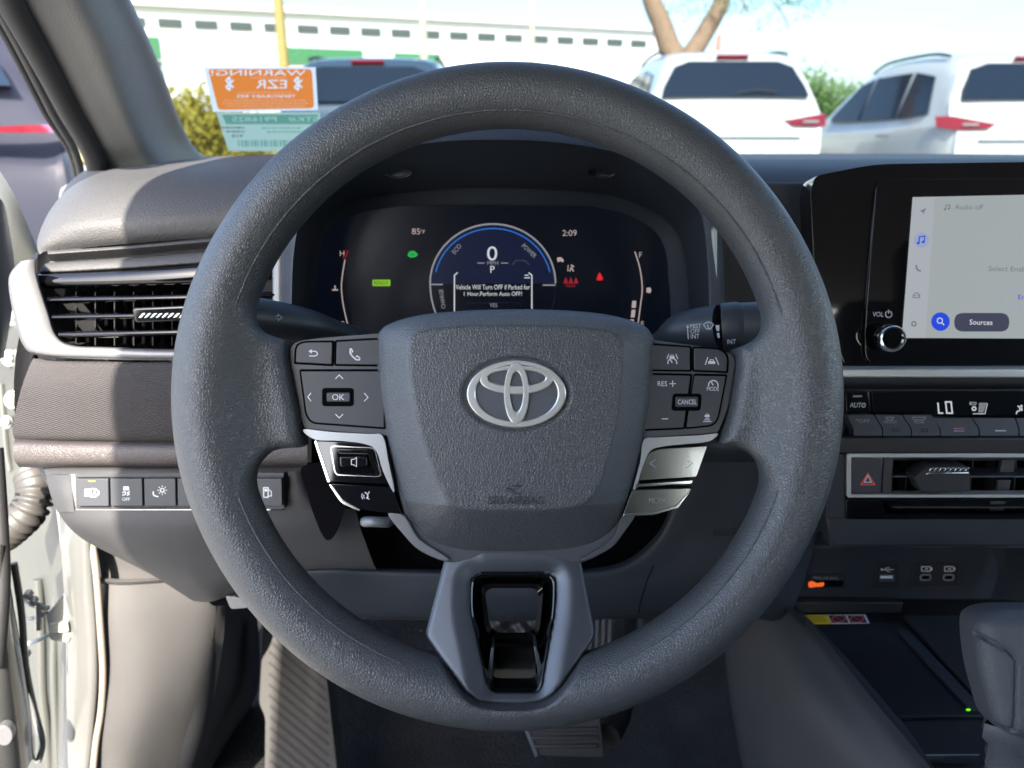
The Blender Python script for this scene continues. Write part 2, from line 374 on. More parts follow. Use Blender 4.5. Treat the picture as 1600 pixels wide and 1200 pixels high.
# ------------------------------------------------------------------ steering wheel
WF = Frame(793, 619, .424)
def wl(pts, z): return [WF.hit(x, y, z) for x, y in pts]
def wheel():
    T = thing('steering_wheel', WF.O, 'black leather-grained steering wheel with three spokes, in front of the lit gauges', 'steering wheel')
    R, ra, rz = .1655, .0172, .0195
    spL = wl([(392, 532), (430, 530), (450, 532), (452, 560), (468, 640), (476, 698), (430, 700), (392, 712)], -.012)
    spR = wl([(1208, 545), (1170, 543), (1150, 545), (1149, 575), (1138, 640), (1123, 692), (1180, 702), (1208, 714)], -.012)
    def zt(y):     # height of the lower trim plate above the wheel plane
        y0 = WF.hit(800, 880, 0)[1]; y1 = WF.hit(800, 1090, 0)[1]
        return -.012 + .0275 * np.clip((y - y0) / (y1 - y0), -.3, 1.1)
    trim_px = [(694, 868, 4), (909, 868, 4), (934, 1001, 10), (868, 1078, 22), (840, 1093, 30), (758, 1093, 30), (728, 1078, 22), (661, 1001, 10)]
    tp = clean(wl(rp(trim_px), .006))
    win = rp([(734, 908, 18), (870, 908, 18), (868, 960, 20), (843, 1077, 14), (764, 1077, 14), (733, 960, 20)])
    wi = clean(wl(win, .004))
    def rim(X, Y, Z):
        r = np.sqrt(X * X + Y * Y); ang = np.arctan2(Y, X)
        fat = 1 + .05 * np.exp(-((np.abs(np.cos(ang)) - 1) / .08) ** 2)
        k = np.sqrt(((r - R) / (ra * fat)) ** 2 + (Z / rz) ** 2)
        tor = (k - 1) * ra
        d = tor
        for sp in (spL, spR):
            e = poly_sd(X, Y, sp); zc = -.014; hz = .0145
            q = np.maximum(e + .006, np.abs(Z - zc) - hz + .006)
            slab = smax(e, np.abs(Z - zc) - hz, .008)
            d = smin(d, slab, .022)
        e = poly_sd(X, Y, tp); cut = np.maximum(e - .0007, -(Z - (zt(Y) - .006)))
        ww = poly_sd(X, Y, wi) ; d = np.maximum(d, -(ww - .0015)); return np.maximum(d, -cut)
    MB().net(rim, (-.188, -.188, -.034), (.188, .188, .024), .0017, WF, M['rim']).build('rim', T, 60)
    # lower spoke
    F = WF
    for k, (a0, a1) in enumerate(((14, 166), (197, 248), (292, 343))):
        q = MB(); rr_, zz_ = R - ra * .72 - .0001, rz * .70
        q.tube([WF.P(rr_ * math.cos(rad(a)), rr_ * math.sin(rad(a)), zz_) for a in range(a0, a1 + 1, 3)], .0006, M['rim'], 6); q.build('rim_seam', T)
    win = rp([(734, 908, 18), (870, 908, 18), (868, 960, 20), (843, 1077, 14), (764, 1077, 14), (733, 960, 20)])
    wi = clean(wl(win, .004))
    def plate(X, Y, Z):
        e = poly_sd(X, Y, tp); w = poly_sd(X, Y, wi)
        top = zt(Y) - .0045 * np.clip(1 - (w - .001) / .010, 0, 1) ** 1.5 - .004 * np.clip((np.abs(X - .004) - .018) / .03, 0, 1)
        d = smax(e, Z - top, .0025); d = np.maximum(d, -(w)); return np.maximum(d, (top - .009) - Z)
    xs = [p[0] for p in tp]; ys = [p[1] for p in tp]
    MB().net(plate, (min(xs), min(ys), -.03), (max(xs), max(ys), .019), .0011, WF, M['satinblue']).build('lower_spoke', T, 50)
    sp = MB(); rings = []
    def wring(sc, cy, dz, dy=0):
        cx0, cy0 = 801, 990; out = []
        for x, y in win:
            a, b = WF.hit(cx0 + (x - cx0) * sc, cy0 + (y - cy0) * cy + dy, .004); out.append(WF.P(a, b, float(zt(b)) + dz))
        return out
    rr = [wring(1.005, 1.005, -.0045), wring(.985, .99, -.0028), wring(.955, .972, -.0034), wring(.935, .955, -.008), wring(.91, .93, -.018), wring(.90, .92, -.032)]
    n = len(rr[0]); sp.add([p for r in rr for p in r], [(k * n + i, k * n + (i + 1) % n, (k + 1) * n + (i + 1) % n, (k + 1) * n + i) for k in range(len(rr) - 1) for i in range(n)], M['piano'])
    sp.build('spoke_window_frame', T, 30)
    bp_ = MB(); bp_.panel([(715, 890), (890, 890), (890, 1100), (715, 1100)], WF, -.028, .002, M['piano'], 0, holes=[rp([(757, 916, 16), (843, 916, 16), (838, 990, 20), (765, 990, 20)])]); bp_.build('spoke_back_plate', T)
    fr_n = MB(); fo = [rp([(750 + d, 912 + d, 16), (850 - d, 912 + d, 16), (842 - d, 998 - d, 22), (760 + d, 998 - d, 22)]) for d in (-8, 0, 7)]
    R3 = [[WF.px(x, y, z_) for x, y in f_] for f_, z_ in zip(fo, (-.027, -.019, -.027))]; nn_ = len(R3[0])
    fr_n.add([p for r_ in R3 for p in r_], [(k * nn_ + i, k * nn_ + (i + 1) % nn_, (k + 1) * nn_ + (i + 1) % nn_, (k + 1) * nn_ + i) for k in range(2) for i in range(nn_)], M['piano']); fr_n.build('inner_frame', T)
    pn = MB()                                     # glossy curved sill inside the opening
    pn.grid([[WF.px(x, y, z_) for x in (768, 785, 803, 820, 837)] for y, z_ in ((1073, -.0045), (1062, -.006), (1048, -.009), (1036, -.014), (1026, -.021), (1012, -.0275))], M['piano_b'], 3, 4)
    pn.build('spoke_sill', T)
    for a in ([(759, 1065), (768, 1012), (772, 1012), (768, 1068)], [(834, 1010), (838, 1010), (850, 1052), (842, 1062)]):
        pf = MB(); pf.panel(a, WF, -.001, .02, M['satinblue'], .0004); pf.build('spoke_fin', T)
    # airbag pad
    po = [(583, 548), (588, 520), (612, 503), (680, 489), (803, 483), (925, 488), (1000, 504), (1022, 522), (1027, 552), (1019, 640), (1000, 720), (978, 800), (958, 838), (905, 870), (806, 879), (704, 872), (654, 842), (630, 800), (610, 720), (591, 640)]
    po = [(805 + (x - 805) * 1.028, y - 3 if y < 600 else y + (y - 600) * .07) for x, y in po]
    pad = clean(wl([tuple(p) for p in cr(po, 4, True)], 0.004))
    plate2 = clean(wl([tuple(p) for p in cr([(640, 560), (646, 525), (700, 512), (803, 509), (910, 512), (966, 525), (972, 560), (966, 640), (950, 715), (928, 772), (893, 793), (803, 797), (714, 793), (690, 765), (665, 700), (648, 630)], 4, True)], .004))
    ecx, ecy = WF.hit(807, 615, .006); ea, eb = WF.hit(888, 615, .006)[0] - ecx, ecy - WF.hit(807, 670.5, .006)[1]
    def padf(X, Y, Z):
        e = poly_sd(X, Y, pad); i = poly_sd(X, Y, plate2)
        top = .008 - .68 * np.clip(i + .0006, 0, .05) - .0009 * (X * X + (Y - .0) ** 2) / .0025
        ed = (np.sqrt(((X - ecx) / ea) ** 2 + ((Y - ecy) / eb) ** 2) - 1) * eb
        top = top - .0014 * np.clip(1 - np.clip(ed, 0, 1) / .0014, 0, 1)
        return smax(smax(e, Z - top, .0075), -.02 - Z, .002)
    vs_, fs_ = surfnet(padf, (-.082, -.098, -.022), (.088, .052, .010), .0010)
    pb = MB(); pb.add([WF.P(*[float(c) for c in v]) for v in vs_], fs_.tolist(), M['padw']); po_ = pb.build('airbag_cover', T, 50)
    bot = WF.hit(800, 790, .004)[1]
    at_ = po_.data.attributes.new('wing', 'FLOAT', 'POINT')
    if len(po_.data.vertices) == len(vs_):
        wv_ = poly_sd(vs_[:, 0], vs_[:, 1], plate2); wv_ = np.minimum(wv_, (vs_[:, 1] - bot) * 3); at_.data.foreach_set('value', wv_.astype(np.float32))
    # skirt under the pad
    sk = MB(); sk.panel([tuple(p) for p in cr([(612, 700), (628, 800), (646, 845), (700, 880), (806, 889), (910, 880), (964, 845), (988, 800), (1005, 700), (960, 660), (660, 660)], 4, True)], WF, -.013, .012, M['padflat'], .002)
    sk.build('hub_skirt', T)
    hb = MB(); hb.panel(ell(803, 690, 150, 140, 32), WF, -.03, .06, M['black'], .004); hb.build('hub_core', T)
    # embossed writing on the pad
    tx = MB(); dz = .0079
    tx.text('SRS AIRBAG', 806, 782, 12.5, WF, dz, M['emb'], 84)
    tx.stroke([(792, 763), (800, 766), (806, 771), (814, 771)], 2.4, WF, dz, M['emb']); tx.stroke([(800, 760), (814, 759)], 2.4, WF, dz, M['emb'])
    tx.build('lettering', T)
    # emblem
    em = MB(); Z0 = .0082
    em.panel(ell(807, 615.5, 77, 52, 48), WF, Z0, .003, M['hub_in'], .0004)
    eo = em.build('emblem', T)
    tag(eo, 'oval emblem of interlaced satin chrome ellipses')
    lg = MB()
    def band(outer, inner, z=Z0 + .0013, th=.0016):
        o = [WF.hit(x, y, z) for x, y in outer]; i = [WF.hit(x, y, z) for x, y in inner]; n = len(o)
        mid1 = [(a[0] * .85 + b[0] * .15, a[1] * .85 + b[1] * .15) for a, b in zip(o, i)]; mid2 = [(a[0] * .15 + b[0] * .85, a[1] * .15 + b[1] * .85) for a, b in zip(o, i)]
        vs = [WF.P(*p, z - th) for p in o] + [WF.P(*p, z - .0005) for p in o] + [WF.P(*p, z) for p in mid1] + [WF.P(*p, z) for p in mid2] + [WF.P(*p, z - .0005) for p in i] + [WF.P(*p, z - th) for p in i]
        lg.add(vs, [(k * n + q, k * n + (q + 1) % n, (k + 1) * n + (q + 1) % n, (k + 1) * n + q) for k in range(5) for q in range(n)], M['emblem'])
    band(ell(807, 615.5, 77.5, 52.5, 72), ell(807.3, 614.5, 64.5, 44.5, 72))
    band(ell(807, 593.5, 57, 22.5, 60), ell(807, 590.5, 45.5, 13, 60), Z0 + .0015)
    band([(807 + (x - 807) * (1 + .0 * (y - 615) / 50), y) for x, y in ell(807, 614.5, 19.5, 49, 60)], ell(807, 612, 10.5, 31.5, 60), Z0 + .0017)
    lg.build('emblem_ellipses', eo, 30)
    # control pods
    def pod(nm, outl, zt_, lbl):
        b = MB(); b.panel(rp(outl, 6), WF, zt_, .02, M['padflat'], .004, 5); o = b.build(nm, T); tag(o, lbl); return o
    zb = -.0085
    L = pod('control_pod', [(450, 548, 18), (462, 533, 16), (500, 528, 20), (600, 520, 4), (640, 520, 2), (640, 690, 2), (600, 680, 3), (476, 670, 6), (466, 640, 20)], -.0105, 'left spoke pod with phone, back and OK keys')
    Rr = pod('control_pod', [(1150, 562, 14), (1140, 551, 16), (1095, 541, 20), (1012, 530, 4), (980, 530, 2), (980, 690, 2), (1005, 684, 3), (1122, 676, 6), (1138, 640, 20)], -.0105, 'right spoke pod with cruise, RES and CANCEL keys')
    def key(par, outl, r, marks, mt='button', z=-.0082, bev=.0007, name='button', lab=None, gap=True):
        b = MB()
        if gap:
            o = rp(outl, r + 1.5); cx = sum(p[0] for p in o) / len(o); cy = sum(p[1] for p in o) / len(o)
            w = max(p[0] for p in o) - min(p[0] for p in o); h = max(p[1] for p in o) - min(p[1] for p in o)
            b.panel([(cx + (x - cx) * (1 + 6 / w), cy + (y - cy) * (1 + 6 / h)) for x, y in o], WF, -.0101, .003, M['void'], 0)
        b.panel(rp(outl, r), WF, z, .004, M[mt], bev); marks(b, z + .00012)
        o = b.build(name, par); 
        if lab: tag(o, lab)
        return o
    mk = M['mark']
    def ph(b, z): b.stroke([tuple(p) for p in cr([(548, 546), (547, 551), (551, 557), (557, 562), (562, 562)], 4)], 2.2, WF, z, mk); b.stroke([(546, 546), (549, 545), (551, 549), (549, 551)], 1.8, WF, z, mk); b.stroke([(556, 558), (558, 556), (562, 559), (562, 563)], 1.8, WF, z, mk)
    def bk(b, z): b.stroke([tuple(p) for p in cr([(485, 549), (493, 549), (496, 552.5), (493, 556), (483, 556)], 4)], 1.6, WF, z, mk); b.flat([(482, 549), (487, 545.5), (487, 552.5)], WF, z, mk)
    key(L, [(462, 566, 2), (463, 541, 10), (474, 535, 8), (519, 534.5, 2), (518, 569, 2)], 2, bk, lab='key with curved return arrow')
    key(L, [(525, 569), (526, 534), (600, 530), (600, 570)], 2, ph, lab='key with telephone handset')
    def dp(b, z):
        for q in ([(524, 592), (530, 586), (536, 592)], [(524, 647), (530, 653), (536, 647)], [(486, 614), (481, 620), (486, 627)], [(569, 614), (575, 621), (569, 627)]): b.stroke(q, 1.4, WF, z, mk)
        b.panel(rp([(503, 606), (553, 606), (553, 635), (503, 635)], 6), WF, z + .0001, .002, M['void'], .0003)
    dpo = key(L, [(470, 580), (600, 580), (600, 668), (488, 660, 8), (479, 648, 8)], 2, dp, name='direction_pad')
    def okm(b, z): b.text('OK', 528.5, 620.5, 9.5, WF, z, mk)
    key(L, [(510, 613), (547, 613), (547, 628), (510, 628)], 3, okm, z=-.0068, name='ok_button', gap=False)
    def car(b, z, x, y, s=1.0):
        b.flat([(x - 6 * s, y + 4 * s), (x - 6 * s, y), (x - 4 * s, y - 1 * s), (x - 3 * s, y - 4 * s), (x + 3 * s, y - 4 * s), (x + 4 * s, y - 1 * s), (x + 6 * s, y), (x + 6 * s, y + 4 * s)], WF, z, mk)
        b.flat([(x - 2.6 * s, y - 1.2 * s), (x - 2 * s, y - 3 * s), (x + 2 * s, y - 3 * s), (x + 2.6 * s, y - 1.2 * s)], WF, z + .0001, M['button'])
    def gauge(b, z, x, y, r): b.stroke(ell(x, y, r, r, 10, -15, 195), 1.7, WF, z, mk); b.stroke([(x, y), (x - 3, y - 5)], 1.8, WF, z, mk)
    def m1(b, z): car(b, z, 1050, 557, .7); b.stroke([(1045, 553), (1042, 561)], 1.3, WF, z, mk); b.stroke([(1056, 553), (1059, 561)], 1.3, WF, z, mk); gauge(b, z, 1050.5, 567, 7)
    def m2(b, z): car(b, z, 1112, 565, .9); b.stroke([(1106, 558), (1102, 570)], 1.4, WF, z, mk); b.stroke([(1118, 558), (1123, 570)], 1.4, WF, z, mk)
    key(Rr, [(1003, 538), (1078, 543), (1078, 578), (1003, 577)], 2, m1, lab='key with speed-control symbol')
    key(Rr, [(1085, 544), (1124, 546, 8), (1137, 556, 10), (1135, 580, 2), (1085, 578)], 2, m2, lab='key with lane-keeping symbol')
    def m3(b, z): b.text('RES', 1035, 599.5, 8, WF, z, mk, 15); b.stroke([(1046, 599.5), (1056, 599.5)], 1.3, WF, z, mk); b.stroke([(1051, 594.5), (1051, 604.5)], 1.3, WF, z, mk); b.stroke([(1034, 654.5), (1044, 654.5)], 1.3, WF, z, mk)
    def m4(b, z):
        gauge(b, z, 1114.5, 602, 7.5); b.text('MODE', 1114, 607.5, 6.5, WF, z, mk, 19); car(b, z, 1105, 649, .65)
        for k in range(3): b.stroke([(1102 - k * 1.8, 653.5 + k * 2.6), (1108 + k * 1.8, 653.5 + k * 2.6)], 1.1, WF, z, mk)
    key(Rr, [(1000, 585), (1079, 587), (1068, 668), (1000, 671)], 2, m3, lab='key marked RES plus and minus')
    key(Rr, [(1086, 587), (1134, 588), (1121, 655, 10), (1112, 664, 8), (1073, 668)], 2, m4, lab='key marked MODE with gauge and distance symbols')
    b = MB(); b.panel(rp([(1051, 615), (1097, 615), (1095, 642), (1049, 642)], 6), WF, -.0078, .004, M['void'], .0004); b.build('key_well', Rr)
    def cn(b, z): b.text('CANCEL', 1074, 628, 7.5, WF, z, mk, 30)
    key(Rr, [(1056, 620), (1091, 620), (1091, 636), (1056, 636)], 3, cn, z=-.0065, name='cancel_button', gap=False)
    # silver swooshes
    tl = MB(); tl.panel([tuple(p) for p in cr([(474, 671), (520, 675), (575, 678), (598, 681), (607, 720), (616, 765), (612, 765), (598, 735), (588, 705), (570, 694), (530, 689), (492, 687)], 4, True)], WF, -.0088, .012, M['satin'], .0007); tag(tl.build('trim_strip', T), 'silver strip under the left keys')
    tr = MB(); tr.panel([tuple(p) for p in cr([(1122, 677), (1090, 680), (1030, 683), (1006, 687), (1001, 720), (990, 762), (994, 762), (1004, 730), (1016, 705), (1036, 698), (1070, 694), (1107, 690)], 4, True)], WF, -.0088, .012, M['satin'], .0007); tag(tr.build('trim_strip', T), 'silver strip under the right keys')
    # lower gloss pads
    g = MB(); g.panel(rp([(490, 689), (560, 692, 20), (590, 703, 20), (600, 730, 10), (613, 757, 2), (516, 752, 2)], 4), WF, -.0098, .016, M['piano'], .0012)
    g.stroke(rp([(516, 697), (585, 700), (596, 745), (524, 742)], 7), 1.6, WF, -.0096, M['chrome'], True)
    g.panel(rp([(526, 702), (582, 704), (588, 740), (530, 738)], 6), WF, -.0094, .002, M['void'], .0004)
    vo = g.build('volume_pad', T); tag(vo, 'gloss black volume rocker with speaker symbol')
    g = MB(); g.panel(rp([(530, 713), (573, 713), (574, 730), (531, 730)], 4), WF, -.0062, .004, M['piano'], .001)
    z = -.0061; g.stroke([(549, 718), (549, 726), (552, 726), (557, 729), (557, 715), (552, 718)], 1.3, WF, z, mk, True); g.build('rocker', vo)
    g = MB(); g.panel([(524, 702), (580, 703), (594, 739), (588, 744), (574, 710), (530, 709)], WF, -.0090, .001, M['piano'], .0003)
    g.build('rocker_surround', vo)
    g = MB(); g.panel(rp([(514, 756), (612, 761), (627, 803), (600, 801, 10), (560, 795, 20), (536, 783, 16)], 4), WF, -.0098, .016, M['piano'], .0012)
    z = -.0096
    g.stroke([(570, 769), (574, 772), (575, 776), (573, 778), (577, 780)], 1.8, WF, z, mk); g.stroke([(577, 768), (574, 774)], 1.5, WF, z, mk); g.stroke([(566, 771), (565, 776), (567, 780)], 1.3, WF, z, mk); g.stroke([(569, 773), (568, 776), (570, 779)], 1.3, WF, z, mk)
    tag(g.build('voice_button', T), 'gloss black voice command key')
    g = MB(); g.panel(rp([(491, 690), (512, 754), (516, 753), (494, 688)], 1), WF, -.0092, .01, M['chrome'], .0002); g.panel(rp([(514, 757), (533, 786, 8), (562, 799, 8), (562, 796), (536, 782), (517, 757)], 1), WF, -.0090, .01, M['chrome'], .0002); g.build('edge_trim', T)
    g = MB(); g.panel(rp([(994, 751), (1003, 718, 10), (1022, 702, 18), (1105, 697, 2), (1088, 745, 3)], 3), WF, -.0092, .014, M['piano_b'], .0014)
    z = -.009; g.stroke([(1073, 718), (1082, 724), (1073, 731)], 1.8, WF, z, mk); g.stroke([(1024, 718), (1016, 724), (1024, 731)], 1.6, WF, z, M['markd'])
    tag(g.build('seek_button', T), 'gloss key with left and right arrows')
    g = MB(); g.panel([(991, 757), (1083, 750), (1081, 756), (991, 762)], WF, -.0088, .012, M['chrome'], .0004); g.panel([(974, 803), (1020, 800), (1056, 790), (1079, 765), (1082, 763), (1060, 794), (1022, 805), (974, 807)], WF, -.0088, .012, M['chrome'], .0004); g.build('edge_trim', T)
    g = MB(); g.panel(rp([(974, 804), (988, 766), (1080, 763, 3), (1058, 792, 20), (1020, 800, 10)], 2), WF, -.0092, .014, M['piano_b'], .0014)
    g.text('MODE', 1028, 782, 8.5, WF, -.009, M['markd'], 28); tag(g.build('mode_button', T), 'gloss key marked MODE')
    # grey stays beside the pad, below
    g = MB(); g.panel([tuple(p) for p in cr([(606, 803), (632, 806), (655, 842), (700, 872), (690, 876), (655, 860), (630, 835)], 4, True)], WF, -.010, .02, M['silverpaint'], .002); tag(g.build('hub_side_trim', T), 'pale lower left hub trim')
    g = MB(); g.panel([tuple(p) for p in cr([(992, 805), (972, 808), (958, 842), (912, 872), (920, 874), (955, 856), (975, 832)], 4, True)], WF, -.010, .02, M['padflat'], .002); g.build('hub_side_trim', T)
    return T
m_ = mat('pad_vinyl_lit_wings', (.055, .061, .068), .40, kind='leather', sc=640, st=.5, dist=.00033, spec=.8); M['padw'] = m_
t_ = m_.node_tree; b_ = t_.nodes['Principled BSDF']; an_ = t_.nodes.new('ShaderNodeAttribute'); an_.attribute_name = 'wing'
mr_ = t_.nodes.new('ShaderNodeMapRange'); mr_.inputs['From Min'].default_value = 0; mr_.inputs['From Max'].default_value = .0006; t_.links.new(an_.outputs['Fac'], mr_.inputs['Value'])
mc_ = t_.nodes.new('ShaderNodeMix'); mc_.data_type = 'RGBA'; mc_.inputs['B'].default_value = (.088, .10, .114, 1); src_ = b_.inputs['Base Color'].links[0].from_socket  # paler wing colour paints in the door light on the side facets
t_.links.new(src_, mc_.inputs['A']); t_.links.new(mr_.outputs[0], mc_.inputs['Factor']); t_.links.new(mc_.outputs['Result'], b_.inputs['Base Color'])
M['emb_l'] = mat('embossed_edge', (.15, .16, .17), .4)
M['emb'] = mat('embossed_marks', (.022, .026, .032), .5)
WHEEL = wheel()

# ------------------------------------------------------------------ instrument cluster
def cluster():
    T = thing('instrument_cluster', U(770, 430, .665), 'digital gauge display under a dark hood behind the steering wheel', 'instrument cluster')
    lip = [(458, 560), (459, 470), (463, 390), (478, 330), (520, 280), (595, 241), (680, 225), (767, 221), (860, 224), (955, 239), (1010, 262), (1060, 298), (1092, 336), (1102, 400), (1105, 470), (1106, 560)]
    cre = [(482, 560), (481, 480), (484, 410), (502, 355), (545, 318), (610, 302), (690, 294), (767, 291), (860, 294), (940, 301), (990, 315), (1035, 338), (1062, 370), (1074, 420), (1078, 480), (1080, 560)]
    scr = [(496, 560), (494, 480), (497, 425), (510, 378), (545, 350), (610, 339), (690, 333), (767, 331), (850, 333), (930, 340), (985, 350), (1020, 370), (1038, 400), (1045, 440), (1048, 490), (1050, 560)]
    out = [(440, 560), (441, 470), (444, 380), (456, 318), (500, 262), (580, 220), (670, 197), (767, 187), (870, 189), (965, 207), (1030, 235), (1085, 280), (1118, 330), (1126, 400), (1128, 470), (1128, 560)]
    r = lambda P, D, dx=0, dy=0, s=1.0: [(780 + (x - 780) * s + dx, 560 + (y - 560) * s + dy, D) for x, y in P]
    inn = MB(); b2 = [((a[0] * .5 + c[0] * .5), (a[1] * .45 + c[1] * .55)) for a, c in zip(lip, cre)]
    inn.patch([r(lip, .565, s=1.006), r(lip, .568), r(b2, .605), r(cre, .645), r(cre, .652, s=.992), r(scr, .668)], M['hood'], 4, 4)
    inn.build('hood_lining', T, 50)
    o = MB(); o.patch([r(lip, .565, s=1.004), r(lip, .562, s=1.015), r(out, .575, s=.985), r(out, .585), r(out, .62, s=1.012), r(out, .70, s=.99), r(out, .80, s=.93)], M['dashdark'], 4, 4)
    o.build('hood', T, 50)
    for x in (621, 940):
        d = MB(); F = Frame(x, 270, .600, pitch=-30)
        rings = [(ell(x, 270, 22 * s, 8 * s, 24), z) for s, z in ((1, .0012), (.88, .0008), (.7, -.002), (.3, -.003))]
        vs = []
        for rg, z in rings: vs += [F.px(a, b_, z) for a, b_ in rg]
        d.add(vs, [(k * 24 + i, k * 24 + (i + 1) % 24, (k + 1) * 24 + (i + 1) % 24, (k + 1) * 24 + i) for k in range(3) for i in range(24)] + [tuple(range(72, 96))], M['hood'])
        d.build('screw_cap', T)
    F = Frame(770, 430, .668, pitch=12)
    s = MB(); s.panel([(480, 560), (485, 400), (505, 340), (560, 322), (980, 322), (1050, 350), (1066, 420), (1070, 560)], F, 0, .01, M['lcd'], 0)
    s.flat([p for p in ell(770, 443, 96, 92, 30, 0, 180)], F, .0006, M['e_nb'])
    s.stroke(ell(770, 443, 98, 93, 40, 0, 180), 2.6, F, .0008, M['e_g']); s.stroke(ell(770, 443, 91, 86, 40, 12, 168), 1.8, F, .0008, M['e_bl'])
    s.stroke([tuple(p) for p in cr([(672, 443), (674, 465), (681, 490), (690, 505)], 4)], 2.4, F, .0008, M['e_g'])
    s.stroke([(672, 444.5), (692, 444.5)], 2, F, .0009, M['e_g']); s.stroke([(848, 445.5), (868, 445.5)], 2, F, .0009, M['e_g'])
    s.stroke([(868, 446), (866, 470), (858, 492)], 1.4, F, .0008, M['e_nb'])
    w, g, k = M['e_w'], M['e_g'], M['e_pk']
    s.text('0', 769, 396, 22, F, .0009, w, 16); s.text('MPH', 770, 411, 5.5, F, .0009, g, 17); s.text('P', 769.5, 421, 10.5, F, .0009, w)
    for a, b_ in ((746, 757), (783, 794)): s.stroke([(a, 411), (b_, 411)], 1.4, F, .0009, g)
    s.stroke([(800, 414), (806, 407), (820, 407), (827, 414)], 1.3, F, .0009, M['uid'])
    s.stroke([(715, 426), (710, 430), (710, 500)], 1.8, F, .0009, w); s.stroke([(826, 426), (831, 430), (831, 500)], 1.8, F, .0009, w)
    s.text('Vehicle Will Turn OFF if Parked for', 770, 448.5, 7.5, F, .0009, w, 116); s.text('1 Hour,Perform Auto OFF?', 770.5, 459.5, 7.5, F, .0009, w, 91)
    s.stroke([(729, 473), (813, 473), (813, 484), (729, 484)], 1, F, .0008, M['e_nb'], True); s.text('YES', 771, 477, 6, F, .0009, g, 12)
    s.stroke([(826, 430), (820, 430)], 1.5, F, .0009, w); s.stroke([(819, 434), (828, 434)], 1.5, F, .0009, w)
    s.text('ECO', 713.5, 389, 7, F, .0009, g, 16, ang=48); s.text('POWER', 827, 392, 7, F, .0009, g, 27, ang=-42); s.text('CHARGE', 691, 467, 6.5, F, .0009, g, 30, ang=98)
    s.text('85', 650, 361.5, 9, F, .0009, k, 13); s.text('°F', 660.5, 362, 6, F, .0009, k, 7); s.text('2:09', 890, 364, 9, F, .0009, k, 22)
    s.text('H', 534.5, 396, 8, F, .0009, k); s.text('C', 534.5, 506, 8, F, .0009, k); s.text('F', 1001, 398, 8, F, .0009, k); s.text('E', 1004, 506, 8, F, .0009, k)
    s.stroke([(539, 405), (544, 391)], 1.5, F, .0009, M['e_rd2']); s.stroke([(536, 404), (540, 391)], 1.0, F, .0009, M['e_rd2'])
    s.stroke([tuple(p) for p in cr([(539, 406), (535, 430), (533.5, 452), (537, 480), (544, 510)], 4)], 1.8, F, .0009, k)
    s.stroke([tuple(p) for p in cr([(992, 393), (1000, 420), (1003.5, 450), (1001, 475), (997, 505)], 4)], 1.8, F, .0009, k)
    for q in ([(988, 470), (994, 470), (993.5, 481), (987, 481)], [(987, 484), (993, 484), (991.5, 496), (985.5, 496)], [(984.5, 499), (990.5, 499), (990, 508), (984, 508)]): s.flat(q, F, .0009, k)
    s.stroke([(523.5, 446), (523.5, 452)], 2, F, .0009, k); s.stroke([(519, 453), (528, 453)], 2.2, F, .0009, k)
    s.flat([(1010, 450), (1016, 449), (1018, 454), (1016, 458), (1010, 457)], F, .0009, k)
    s.flat(rp([(582, 437), (610, 437), (610, 447), (582, 447)], 1.5), F, .0008, M['e_ye']); s.text('READY', 596, 442, 6.3, F, .001, M['e_dk'], 23)
    s.flat([tuple(p) for p in cr([(637, 398), (640, 393), (646, 392), (651, 395), (653, 398), (648, 402), (640, 402)], 4, True)], F, .0009, M['e_gr']); s.text('EV', 645, 398, 3.5, F, .001, M['e_dk'], 6)
    s.flat([(871, 402), (877, 402), (881, 406), (880, 410), (875, 408), (872, 410), (870, 405)], F, .0009, k); s.stroke([(888, 414), (887, 424)], 1.3, F, .0009, k); s.stroke([(890, 424), (893, 418), (896, 424)], 2, F, .0009, k); s.stroke([(892, 414), (897, 417)], 2, F, .0009, k)
    for x in (884, 892, 900): s.flat([(x - 3.6, 443), (x - 2, 437), (x, 433), (x + 2, 437), (x + 3.6, 443)], F, .0009, M['e_rd2'])
    s.text('REAR', 892, 446.5, 4.5, F, .0009, M['e_rd2'], 15)
    s.flat([(932, 438), (934, 430), (937, 425), (939.5, 430), (942, 434), (941, 438)], F, .0009, M['e_rd'])
    s.build('display', T)
    for x0, x1, lb in ((424, 441, 0), (1107, 1122, 0)):
        gl = MB()
        gl.panel([(x0, 360), (x1, 350), (x1, 560), (x0, 560)], Frame(x0, 450, .60 if x0 < 500 else .572, pitch=12), 0, .02, M['silverpaint'] if x0 < 500 else M['strip'], .003)
        gl.panel([(x0 - 9, 360), (x0, 350), (x0, 560), (x0 - 9, 560)] if x0 > 500 else [(x1, 350), (x1 + 10, 345), (x1 + 10, 560), (x1, 560)], Frame(x0, 450, .60, pitch=12), .001, .02, M['piano'], .001)
        gl.build('side_trim', T)
    return T
cluster()

